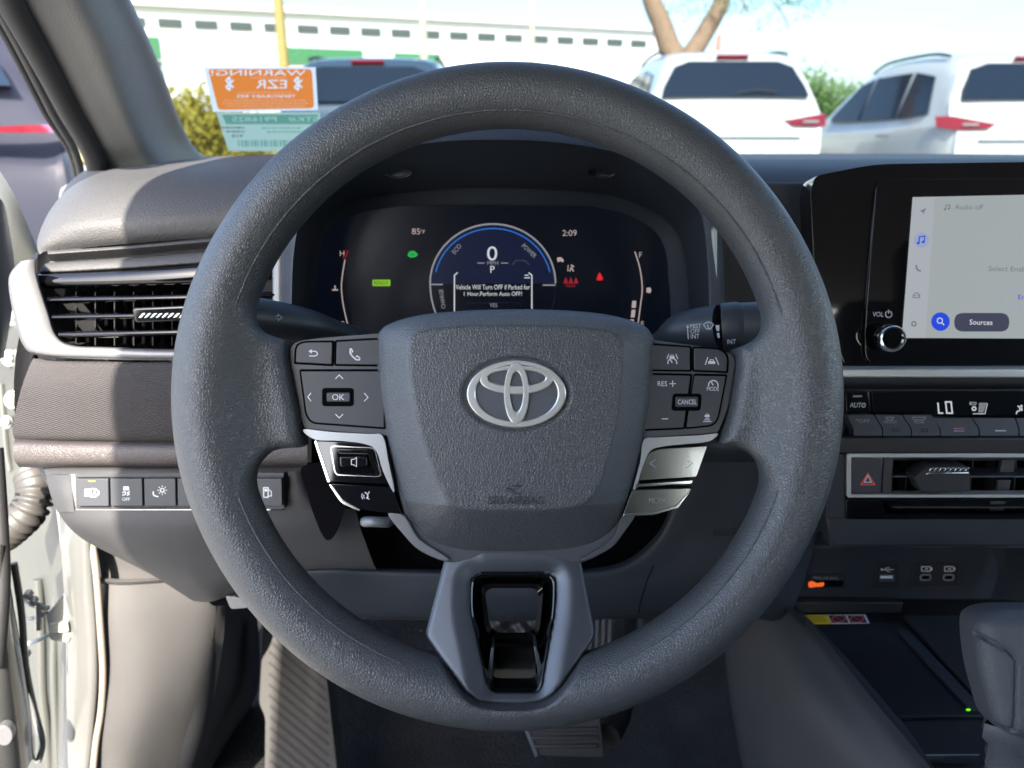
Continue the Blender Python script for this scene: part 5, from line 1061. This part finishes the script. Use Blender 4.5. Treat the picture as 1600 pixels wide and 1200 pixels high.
fw_ = t.nodes.new('ShaderNodeLayerWeight'); pw_ = t.nodes.new('ShaderNodeMath'); pw_.operation = 'POWER'; pw_.inputs[1].default_value = 5
fr_ = t.nodes.new('ShaderNodeMath'); fr_.operation = 'MULTIPLY_ADD'; fr_.inputs[1].default_value = .6; fr_.inputs[2].default_value = .02
t.links.new(fw_.outputs['Facing'], pw_.inputs[0]); t.links.new(pw_.outputs[0], fr_.inputs[0]); mx_ = t.nodes.new('ShaderNodeMixShader'); oo_ = t.nodes.new('ShaderNodeOutputMaterial')
t.links.new(fr_.outputs[0], mx_.inputs[0]); t.links.new(tr_.outputs[0], mx_.inputs[1]); t.links.new(gl_.outputs[0], mx_.inputs[2]); t.links.new(mx_.outputs[0], oo_.inputs[0])
M['glass'] = g_
body()

# ------------------------------------------------------------------ stickers on the windscreen
def stickers():
    def ws(px, py, lift=.004):       # point on the windscreen plane near its lower left
        n = Vector((0.0, -.36, -.93)).normalized(); o = Vector((-.3, 1.0, 1.135))
        d = (FW + RT * ((px - 800) / FPX) + UPV * ((600 - py) / FPX)); t = (o + n * lift - CAM).dot(n) / d.dot(n); return CAM + d * t
    class SF:
        n = Vector((0.0, -.36, -.93)).normalized(); O = ws(410, 160, 0); ex = Vector((1, 0, 0)); s = 1.05 / FPX
        ey = Vector((0, .93, -.36)).normalized() * -1
    F = Frame(410, 160, 1.08); n = Vector((-.02, -.50, -.866)).normalized()
    F.n = n; F.O = U(410, 160, .98); F.ex = Vector((1, 0, 0)); F.ex = (F.ex - n * F.ex.dot(n)).normalized(); F.ey = n.cross(F.ex).normalized()
    if F.ey.z < 0: F.ey = -F.ey
    sc = (F.px(410, 150) - F.px(410, 160)).length / 10; hs = sc / F.s     # foreshortening of the raked glass
    sc *= .78
    def glyph_polys(t_, x, y, w, h):
        v, f, tw, th = glyphs(t_); return [[(x - v[i][0] / tw * w, y - v[i][1] / th * h) for i in q] for q in f]
    def line(pts, w):
        o = []
        for p, q in zip(pts, pts[1:]):
            p, q = Vector(p), Vector(q); n_ = (q - p).normalized(); n_ = Vector((-n_.y, n_.x)) * w / 2
            o.append([tuple(p + n_), tuple(q + n_), tuple(q - n_), tuple(p - n_)])
        return o
    def raster(quad, nx, ny, base, layers):
        (ax, ay), (bx, by), (cx, cy), (dx, dy) = quad
        I, J = np.meshgrid(np.arange(nx + 1) / nx, np.arange(ny + 1) / ny, indexing='ij')
        PX = (ax * (1 - I) + bx * I) * (1 - J) + (dx * (1 - I) + cx * I) * J; PY = (ay * (1 - I) + by * I) * (1 - J) + (dy * (1 - I) + cy * I) * J
        CX = (PX[:-1, :-1] + PX[1:, 1:]) / 2; CY = (PY[:-1, :-1] + PY[1:, 1:]) / 2; mm = np.zeros(CX.shape, int); mats = [base]
        for polys, m in layers:
            if m not in mats: mats.append(m)
            for pl in polys:
                xs = [p[0] for p in pl]; ys = [p[1] for p in pl]
                box = (CX >= min(xs)) & (CX <= max(xs)) & (CY >= min(ys)) & (CY <= max(ys)); ii = np.argwhere(box)
                if len(ii) == 0: continue
                ins = poly_sd(CX[box], CY[box], pl) < 0; ii = ii[ins]; mm[ii[:, 0], ii[:, 1]] = mats.index(m)
        b = MB(); [b.mi(m) for m in mats]
        b.v = [F.px(float(PX[i, j]), float(PY[i, j]), .0003) for i in range(nx + 1) for j in range(ny + 1)]
        for i in range(nx):
            for j in range(ny):
                k = i * (ny + 1) + j; b.f.append((k, k + 1, k + ny + 2, k + ny + 1)); b.m.append(int(mm[i, j]))
        return b
    def dashes(x0, x1, y, h):      # print too small to read in the photograph
        o = []; x = x0
        while x < x1:
            w = random.uniform(2, 7); o.append([(x, y - h / 2), (min(x + w, x1), y - h / 2), (min(x + w, x1), y + h / 2), (x, y + h / 2)]); x += w + 1.6
        return o
    G_ = glyph_polys; w_, o_, g_, d_ = M['st_white'], M['st_orange'], M['st_green'], M['st_dark']
    lay = [([rp([(325, 108), (487, 108), (491, 169), (341, 172)], 6)], o_), (G_('WARNING!', 404, 113.8, 148, 8.5), w_), (dashes(392, 446, 121.5, 1.6), M['st_pale']), (G_('EZR', 424, 131.5, 48, 13), w_),
           (G_('TEMPORARY RES', 416, 150.5, 92, 5), w_), (dashes(372, 456, 144.5, 1.4), M['st_pale']), (dashes(350, 478, 157, 1.5), M['st_pale']), (dashes(348, 482, 161.5, 1.5), M['st_pale']), (dashes(355, 477, 166, 1.5), M['st_pale'])]
    for x in (359, 466): lay.append((line([(x + 6, 125), (x - 6, 136), (x, 141), (x, 120), (x - 6, 126), (x + 6, 137)], 2.8), w_))
    o = raster([(318, 105), (493, 105), (497, 172), (333, 175)], 350, 140, w_, lay).build('warning_sticker'); tag(o, 'orange sticker with mirrored WARNING lettering on the windscreen', 'sticker')
    lay = [([[(347, 179), (497, 179), (497, 194), (353, 194)]], d_), (G_('STK#   P916825', 430, 186.5, 134, 8.5), g_), (dashes(409, 471, 200, 1.8), d_), (dashes(417, 487, 206, 1.8), d_), (dashes(347, 381, 199.5, 1.6), M['st_ink']), (dashes(354, 382, 205.5, 1.6), M['st_ink']), (G_('910', 371, 212.5, 17, 5), M['st_ink'])]
    lay.append(([[(372 + k * 5, 219), (373.8 + k * 5 + (k * 7 % 3) * .8, 219), (374.6 + k * 5 + (k * 7 % 3) * .8, 229), (372.8 + k * 5, 229)] for k in range(24)], d_))
    o = raster([(338, 176), (500, 176), (503, 236), (357, 236)], 324, 120, g_, lay).build('stock_label'); tag(o, 'pale green stock label with mirrored number, below the orange sticker', 'label')
def tmat(nm, c, tr=.45):   # translucent film
    m = mat(nm, c, .5); b = m.node_tree.nodes['Principled BSDF']; t = m.node_tree; tl = t.nodes.new('ShaderNodeBsdfTranslucent'); tl.inputs[0].default_value = (*c, 1)
    mx = t.nodes.new('ShaderNodeMixShader'); mx.inputs[0].default_value = tr; t.links.new(b.outputs[0], mx.inputs[1]); t.links.new(tl.outputs[0], mx.inputs[2])
    t.links.new(mx.outputs[0], t.nodes['Material Output'].inputs[0]); return m
M['st_white'] = tmat('sticker_white', (.85, .87, .85), .85); M['st_orange'] = tmat('sticker_orange', (.95, .26, .05), .85); M['st_green'] = tmat('label_pale_green', (.46, .59, .48), .85); M['st_pale'] = tmat('sticker_pale_print', (.90, .45, .25), .85); M['st_ink'] = tmat('label_ink', (.05, .07, .06), .3); M['st_dark'] = tmat('label_dark_green', (.16, .36, .26), .8)
stickers()

# ------------------------------------------------------------------ outside
def at(px, py, Y):                  # world point seen at a pixel, Y metres ahead
    d = (FW + RT * ((px - 800) / FPX) + UPV * ((600 - py) / FPX)); return CAM + d * (Y / d.y)
def mk_ground():
    b = MB(); b.add([(-400, -60, 0), (400, -60, 0), (400, 900, 0), (-400, 900, 0)], [(0, 1, 2, 3)], M['ground']); tag(b.build('ground'), kind='structure')
    b = MB(); b.box((-40, 34, .06), (110, 22, .12), M['drygrass'], b=.02); tag(b.build('verge'), kind='structure')
    for i in range(8):
        x = -5.0 + i * 2.75; b = MB(); b.box((x, 5.2, .004), (.1, 5, .008), M['st_line']); tag(b.build('parking_line'), kind='structure')
M['ground'] = mat('asphalt', (.27, .265, .25), .9, kind='fine', sc=60, st=.5, dist=.01, var=.25)
M['drygrass'] = mat('dry_grass', (.32, .29, .13), .95, kind='fine', sc=6, st=.6, dist=.05, var=.5)
M['st_line'] = mat('line_paint', (.6, .6, .58), .8)
M['carwhite'] = mat('white_car_paint', (.50, .51, .50), .25, coat=.6)
M['cardark'] = mat('dark_blue_car_paint', (.05, .08, .11), .2, metal=.3, coat=.8)
M['cargrey'] = mat('grey_blue_car_paint', (.022, .024, .036), .5, spec=.2)
M['tint'] = mat('tinted_car_glass', (.012, .02, .035), .06, spec=.12)
M['lampred'] = mat('red_lamp_lens', (.22, .008, .014), .12, coat=.5)
M['lampclear'] = mat('clear_lamp_lens', (.25, .24, .24), .1)
M['tyre'] = mat('tyre_rubber', (.02, .02, .02), .8); M['wheelmetal'] = mat('alloy', (.5, .5, .5), .3, metal=.9)
def suv(name, loc, paint, label, h=1.72, w=1.85, rot=0, group='cars parked ahead', thin=False):
    T = thing(name, loc, label, 'car', group); T.rotation_euler = (0, 0, 0)
    c, s_ = math.cos(rot), math.sin(rot); o = Vector(loc)
    def G(x, y, z): return o + Vector((x * c - y * s_, x * s_ + y * c, z))
    k = h / 1.72
    prof = [(-.02, .45, .40, .42), (.0, .35, .80, .82), (.04, .3, 1.0, 1.03), (.14, .28, 1.05, 1.10), (.32, .28, 1.06, 1.42), (.50, .28, 1.06, 1.63), (.75, .28, 1.05, 1.70), (1.5, .28, 1.02, 1.73), (2.3, .28, 1.0, 1.70), (2.9, .28, .98, 1.50), (3.45, .28, .97, 1.10), (3.7, .28, .95, 1.02), (4.3, .3, .86, .92), (4.55, .4, .7, .74)]
    rows = []
    for y, zb, zm, zt in prof:
        e = .93 if y < .05 else .97 if y < .2 else 1.0 if y < 3.9 else .9
        W2 = w / 2 * e; wt = W2 - .24 * min(1, (zt - zm) / .6) - .02; zt *= k; zm *= k
        half = [(W2 * .85, zb), (W2, zb + .12), (W2 * 1.0, (zb + zm) / 2 + .05), (W2 * .985, zm - .05), (W2 * .96, zm), (wt + .03 + (W2 * .96 - wt) * .25, zm + (zt - zm) * .72), (wt - .04, zt - .03), (wt * .6, zt), (0, zt + .008)]
        r = [G(x, y, z) for x, z in half] + [G(-x, y, z) for x, z in half[::-1][1:]]
        rows.append(r)
    b = MB(); b.grid(rows, M[paint], 2, 3)
    r0 = rows[0]; b.add(r0, [tuple(range(len(r0)))[::-1]], M[paint])
    b.build('body', T, 30)
    def quad(nm, pts, m, th=.02, nv=None):
        b = MB(); P = [G(*p) for p in pts]; nn = (P[1] - P[0]).cross(P[2] - P[0]).normalized()
        mid = sum(P, Vector()) / len(P)
        cen = G(0, 2.0, .9)
        if nn.dot(mid - cen) < 0: nn = -nn; P = P[::-1]
        n = len(P); b.add([p + nn * .02 for p in P] + [p - nn * .05 for p in P], [tuple(range(n))] + [(i, n + i, n + (i + 1) % n, (i + 1) % n) for i in range(n)], m); return b.build(nm, T)
    wr = w / 2
    # rear window, tapering
    pts = [(-wr * .82, .25, 1.27 * k), (wr * .82, .25, 1.27 * k), (wr * .79, .31, 1.36 * k), (wr * .66, .42, 1.55 * k), (wr * .5, .455, 1.60 * k), (-wr * .5, .455, 1.60 * k), (-wr * .66, .42, 1.55 * k), (-wr * .79, .31, 1.36 * k)]
    b = MB(); P = [G(x, y - .045 - (.02 if z > 1.2 * k else 0), z) for x, y, z in pts]; b.add(P + [p + (G(0, .1, 0) - G(0, 0, 0)) for p in P], [tuple(range(8))] + [(i, (i + 1) % 8, 8 + (i + 1) % 8, 8 + i) for i in range(8)], M['tint']); b.build('rear_window', T, 20)
    quad('brake_light', [(-.17, .44, 1.635 * k), (.17, .44, 1.635 * k), (.17, .455, 1.652 * k), (-.17, .455, 1.652 * k)], M['lampred'])
    for sx in (-1, 1):
        b = MB(); P = [(sx * wr * .50, .07, 1.05 * k), (sx * wr * .96, .10, 1.12 * k), (sx * wr * 1.0, .36, 1.12 * k), (sx * wr * 1.0, .32, 1.03 * k), (sx * wr * .96, .04, 1.0 * k), (sx * wr * .6, .02, 1.01 * k)]
        if thin: P = [(x, y, 1.09 + (z - 1.06 * k) * .25) for x, y, z in P]
        Q = [G(*p) for p in P]; off = G(0, -.03, 0) - G(0, 0, 0) + (G(sx * .012, 0, 0) - G(0, 0, 0)); Q2 = [q + off for q in Q]
        f = [tuple(range(6)), tuple(range(6, 12))[::-1]] + [(i, (i + 1) % 6, 6 + (i + 1) % 6, 6 + i) for i in range(6)]
        b.add(Q + Q2, f, M['lampred']); b.build('tail_light', T)
        x1 = wr * .965
        def sw(y, z): zz = (z - 1.03 * k) / (.6 * k); return (sx * (x1 - .20 * zz + .012), y, z)
        quad('side_window', [sw(.62, 1.14 * k), sw(.80, 1.50 * k), sw(1.25, 1.56 * k), sw(1.25, 1.10 * k)], M['tint'])
        quad('side_window', [sw(1.33, 1.10 * k), sw(1.33, 1.56 * k), sw(2.2, 1.55 * k), sw(2.2, 1.08 * k)], M['tint'])
        quad('side_window', [sw(2.28, 1.08 * k), sw(2.28, 1.54 * k), sw(2.6, 1.48 * k), sw(3.15, 1.12 * k), sw(3.1, 1.07 * k)], M['tint'])
        for yw in (.95, 3.65):
            b = MB(); b.tube([G(sx * (wr - .24), yw, .35), G(sx * (wr + .0), yw, .35), G(sx * (wr + .02), yw, .35)], [.35, .35, .32], M['tyre'], 28); b.tube([G(sx * (wr + .022), yw, .35), G(sx * (wr + .026), yw, .35)], [.22, .21], M['wheelmetal'], 20); b.build('wheel', T)
        b = MB(); b.tube([G(sx * (wr + .005), 1.32, .93 * k), G(sx * (wr + .045), 1.36, .93 * k), G(sx * (wr + .045), 1.52, .93 * k), G(sx * (wr + .005), 1.56, .93 * k)], .014, M['wheelmetal'], 8); b.build('door_handle', T)
    b = MB(); b.tube([G(.0, .19, 1.30 * k), G(.22, .20, 1.33 * k), G(.42, .19, 1.31 * k)], .011, M['rubber'], 6); b.build('rear_wiper', T)
    for sx in (-1, 1):
        b = MB(); b.tube(cr([G(sx * wr * .72, .75, 1.69 * k), G(sx * wr * .70, 1.2, 1.735 * k), G(sx * wr * .68, 2.2, 1.72 * k), G(sx * wr * .68, 2.6, 1.63 * k)], 4), .018, M['rubber'], 6); b.build('roof_rail', T)
        if not thin:
            b = MB(); b.box(G(sx * wr * .80, .015, 1.045 * k), (.16, .02, .022), M['lampclear'], ex=(c, s_, 0), ey=(-s_, c, 0)); b.build('reversing_light', T)
    b = MB(); b.box(G(0, -.012, .90 * k), (w * .7, .02, .012), M['rubber'], ex=(c, s_, 0), ey=(-s_, c, 0)); b.build('tailgate_gap', T)
    quad('number_plate_recess', [(-.34, -.0, .70 * k), (.34, -.0, .70 * k), (.36, .02, .86 * k), (-.36, .02, .86 * k)], M[paint])
    b = MB(); b.box(G(0, -.035, .76 * k), (.31, .012, .15), M['st_white2'], ex=(c, s_, 0), ey=(-s_, c, 0)); b.build('number_plate', T)
    b = MB(); b.box(G(0, .01, .42), (w * .9, .1, .16), M['rubber'], ex=(c, s_, 0), ey=(-s_, c, 0), b=.03); b.build('bumper', T)
    return T
M['st_white2'] = mat('plate_white', (.6, .6, .6), .5)
def outside():
    mk_ground()
    suv('parked_car', (2.34, 8.4, 0), 'carwhite', 'white SUV with dark rear window, seen above the top right of the steering wheel', 1.87, 1.88)
    suv('parked_car', (5.27, 8.0, 0), 'carwhite', 'white SUV at the right edge, its left side windows and red tail lamp showing', 1.82, 1.86)
    suv('parked_car', (-1.50, 8.2, 0), 'cardark', 'dark blue SUV with red brake light, behind the orange sticker', 1.80, 1.9)
    suv('parked_car', (-2.24, 2.2, 0), 'cargrey', 'grey blue car with red lamps, seen through the open door opening at far left', 1.66, 1.9, rot=rad(33), thin=True)
    
    # building
    T = thing('long_building', (-10, 52, 0), 'long white commercial building with a row of small windows and green panels, in the distance', 'building')
    A = Vector((-38, 40, 0)); Bq = Vector((10.8, 59.8, 0)); dr = (Bq - A).normalized(); nr = Vector((dr.y, -dr.x, 0)); L = (Bq - A).length
    if nr.y > 0: nr = -nr
    b = MB(); b.box((A + Bq) / 2 - nr * 6 + Vector((0, 0, 3.7)), (L, 12, 7.4), M['bwhite'], ex=dr, ey=-nr); b.build('wall', T)
    b = MB(); b.box((A + Bq) / 2 - nr * 5.8 + Vector((0, 0, 7.55)), (L + 1, 12.4, .35), M['bwhite'], ex=dr, ey=-nr); b.build('roof_edge', T)
    for i in range(27):
        p = A + dr * (1.2 + i * 1.9); b = MB(); b.box(p + nr * .04 + Vector((0, 0, 6.55)), (1.25, .1, .45), M['bwin'], ex=dr, ey=-nr); b.build('window', T)
    for s0, s1, z0, z1 in ((15.5, 19.5, 4.7, 5.8), (15.5, 19.5, 3.4, 4.1), (26, 31, 4.6, 5.5), (33, 36, 4.6, 5.4)):
        b = MB(); b.box(A + dr * (s0 + s1) / 2 + nr * .06 + Vector((0, 0, (z0 + z1) / 2)), (s1 - s0, .16, z1 - z0), M['bgreen'], ex=dr, ey=-nr); b.build('green_panel', T)
    b = MB(); b.box(A + dr * 17.5 + nr * .05 + Vector((0, 0, 4.4)), (4, .14, .25), M['bwin'], ex=dr, ey=-nr); b.build('sign_band', T)
    # posts
    for px, y, r_, m_, lab in ((440, 15, .10, 'post', 'yellow ochre lamp post above the orange sticker'), (662, 17, .08, 'post2', 'slim pale lamp post above the dark SUV')):
        p = at(px, 60, y); b = MB(); b.tube([Vector((p.x, y, 0)), Vector((p.x, y, 7))], [r_, r_ * .8], M[m_], 14)
        b.tube([Vector((p.x, y, 0)), Vector((p.x, y, .6))], [r_ * 2.2, r_ * 2.2], M['bwhite'], 14); b.tube([Vector((p.x, y, 7)), Vector((p.x + .9, y, 7.1))], [.04, .07], M[m_], 8)
        T2 = b.build('lamp_post'); tag(T2, lab, 'lamp post', 'lamp posts')
    p = at(832, 30, 30); b = MB(); b.tube([Vector((p.x, 30, 0)), Vector((p.x, 30, 9))], [.09, .07], M['post2'], 10); tag(b.build('flag_pole'), 'thin distant pole above the middle of the steering wheel', 'pole')
    # foliage
    def leaves(b, c, r, n, size, m, flat=1.0):
        c = Vector(c)
        clumps = [Vector((random.gauss(0, .5) * r[0], random.gauss(0, .5) * r[1], random.gauss(0, .45) * r[2])) for _ in range(max(6, n // 60))]
        vs = []; fs = []
        for i in range(n):
            q = random.choice(clumps); p = c + q + Vector((random.gauss(0, .22) * r[0], random.gauss(0, .22) * r[1], random.gauss(0, .22) * r[2]))
            if p.z < .05: p.z = .05 + random.random() * .2
            u = Vector((random.gauss(0, 1), random.gauss(0, 1), random.gauss(0, 1) * flat)).normalized(); v = u.orthogonal().normalized(); s_ = size * random.uniform(.6, 1.4)
            k = len(vs); vs += [p - u * s_, p + v * s_ * .4, p + u * s_, p - v * s_ * .4]; fs.append((k, k + 1, k + 2, k + 3))
        b.add(vs, fs, m)
    for x0, y0, rx, rz, m_, lab in ((at(268, 130, 11).x, 11, .9, .95, 'leafy', 'rounded yellow flowering bush beside the windscreen pillar'), (at(330, 130, 13).x, 13, .9, .8, 'leafy', 'yellow green bush behind the orange sticker')):
        T3 = thing('bush', (x0, y0, 0), lab, 'bush', 'bushes'); b = MB(); leaves(b, (x0, y0, rz * .85), (rx, rx, rz * .8), 7000, .05, M[m_]); b.build('foliage', T3)
        b = MB()
        for k in range(5): b.tube([Vector((x0, y0, 0)), Vector((x0 + random.uniform(-.4, .4), y0 + random.uniform(-.3, .3), rz))], [.03, .01], M['bark'], 6)
        b.build('stem', T3)
    x0 = at(1275, 130, 22).x; T3 = thing('bush', (x0, 22, 0), 'green bush between the two white SUVs', 'bush', 'bushes'); b = MB(); leaves(b, (x0, 22, 1.5), (1.1, 1, .8), 5000, .08, M['leafg']); b.build('foliage', T3); b = MB(); b.tube([Vector((x0, 22, 0)), Vector((x0, 22, 1.6))], [.06, .03], M['bark'], 8); b.build('stem', T3)
    # palmetto
    p0 = at(318, 190, 8.5); T4 = thing('palmetto', (p0.x, 8.5, 0), 'spiky pale palmetto fronds beside the lower edge of the orange sticker', 'plant'); b = MB()
    for f in range(9):
        a = random.uniform(-2.6, -.4); c0 = Vector((p0.x, 8.5, .35)); c1 = c0 + Vector((math.cos(f * .8) * .4, math.sin(f * .8) * .4, .25))
        b.tube([c0, c1], .008, M['frond'], 5)
        for q in range(13):
            an = f * .8 + (q - 6) * .16; d = Vector((math.cos(an), math.sin(an), .25 + .1 * math.cos(q))).normalized(); e = d.orthogonal().normalized() * .012
            b.add([c1 - e, c1 + d * .25 + e * .6, c1 + d * .5, c1 + d * .25 - e], [(0, 1, 2, 3)], M['frond'])
    b.build('frond', T4); b = MB(); b.tube([Vector((p0.x, 8.5, 0)), Vector((p0.x, 8.5, .4))], [.07, .05], M['bark'], 8); b.build('stem', T4)
    # tree
    p = at(1060, 80, 13.0); T5 = thing('tree', (p.x, 13, 0), 'forked brown tree trunk with sparse twigs rising behind the white SUV', 'tree')
    b = MB(); X = lambda px, py: at(px, py, 13)
    b.tube(cr([Vector((p.x, 13, 0)), Vector((p.x, 13, .8)), X(1053, 100), X(1045, 72), X(1033, 36), X(1018, 0), X(1003, -60), X(985, -150)], 5), [.20] * 8 + [.19 - i * .003 for i in range(28)], M['bark'], 12)
    b.tube(cr([X(1062, 130), X(1078, 90), X(1096, 60), X(1117, 25), X(1128, 0), X(1150, -70), X(1190, -150)], 5), [.17 - i * .0025 for i in range(31)], M['bark'], 12); b.build('trunk', T5)
    b = MB()
    for k in range(26):
        s0 = X(random.uniform(1040, 1280), random.uniform(-150, -30)); e0 = s0 + Vector((random.uniform(-.6, .6), random.uniform(-.5, .5), random.uniform(-.9, .3)))
        b.tube(cr([s0, (s0 + e0) / 2 + Vector((.1, 0, .08)), e0], 3), .008, M['bark'], 5)
    b.tube(cr([X(1150, -70), X(1190, -20), X(1222, 20), X(1232, 45)], 4), .012, M['bark'], 5); b.tube(cr([X(1150, -60), X(1160, 0), X(1172, 22)], 4), .01, M['bark'], 5); b.build('branch', T5)
    b = MB()
    for cx, cy, n in ((1080, -30, 700), (1160, -10, 500), (1200, -20, 500), (1040, -60, 500), (1240, 8, 110), (1262, -10, 250), (1170, 12, 120), (1090, 4, 90)):
        q = X(cx, cy); leaves(b, q, (.55, .5, .22), n, .03, M['leafg'])
    b.build('crown', T5)
    b = MB(); p = at(1123, 66, 30); b.tube([Vector((p.x, 30, 0)), Vector((p.x, 30, 4.4))], .05, M['post2'], 8); b.box((p.x, 30, 3.9), (.18, .08, .55), M['redsign'], b=.03); tag(b.build('red_sign_post'), 'small red sign on a post right of the forked tree', 'sign')
    # low greenery line before the building
    b = MB()
    for i in range(50): leaves(b, (-30 + i * 1.0, 31 + i * .15, .6), (1.2, .6, .5), 120, .10, M['leafy'] if i % 3 else M['leafg'])
    tag(b.build('hedge_strip'), kind='stuff', label='low dry yellow green growth in front of the building')
M['redsign'] = mat('faded_red', (.30, .06, .06), .6); M['bwhite'] = mat('white_wall', (.75, .75, .72), .8); M['bwin'] = mat('building_window', (.07, .085, .08), .3); M['bgreen'] = mat('green_panel', (.05, .20, .08), .6)
M['post'] = mat('yellow_post', (.42, .31, .10), .6); M['post2'] = mat('pale_post', (.55, .50, .34), .6); M['bark'] = mat('bark', (.26, .17, .11), .9, kind='fine', sc=30, st=.6, dist=.02, var=.3)
M['leafy'] = mat('yellow_leaves', (.24, .20, .015), .7); M['leafg'] = mat('green_leaves', (.08, .15, .03), .7); M['frond'] = mat('dry_frond', (.45, .40, .16), .7)
outside()
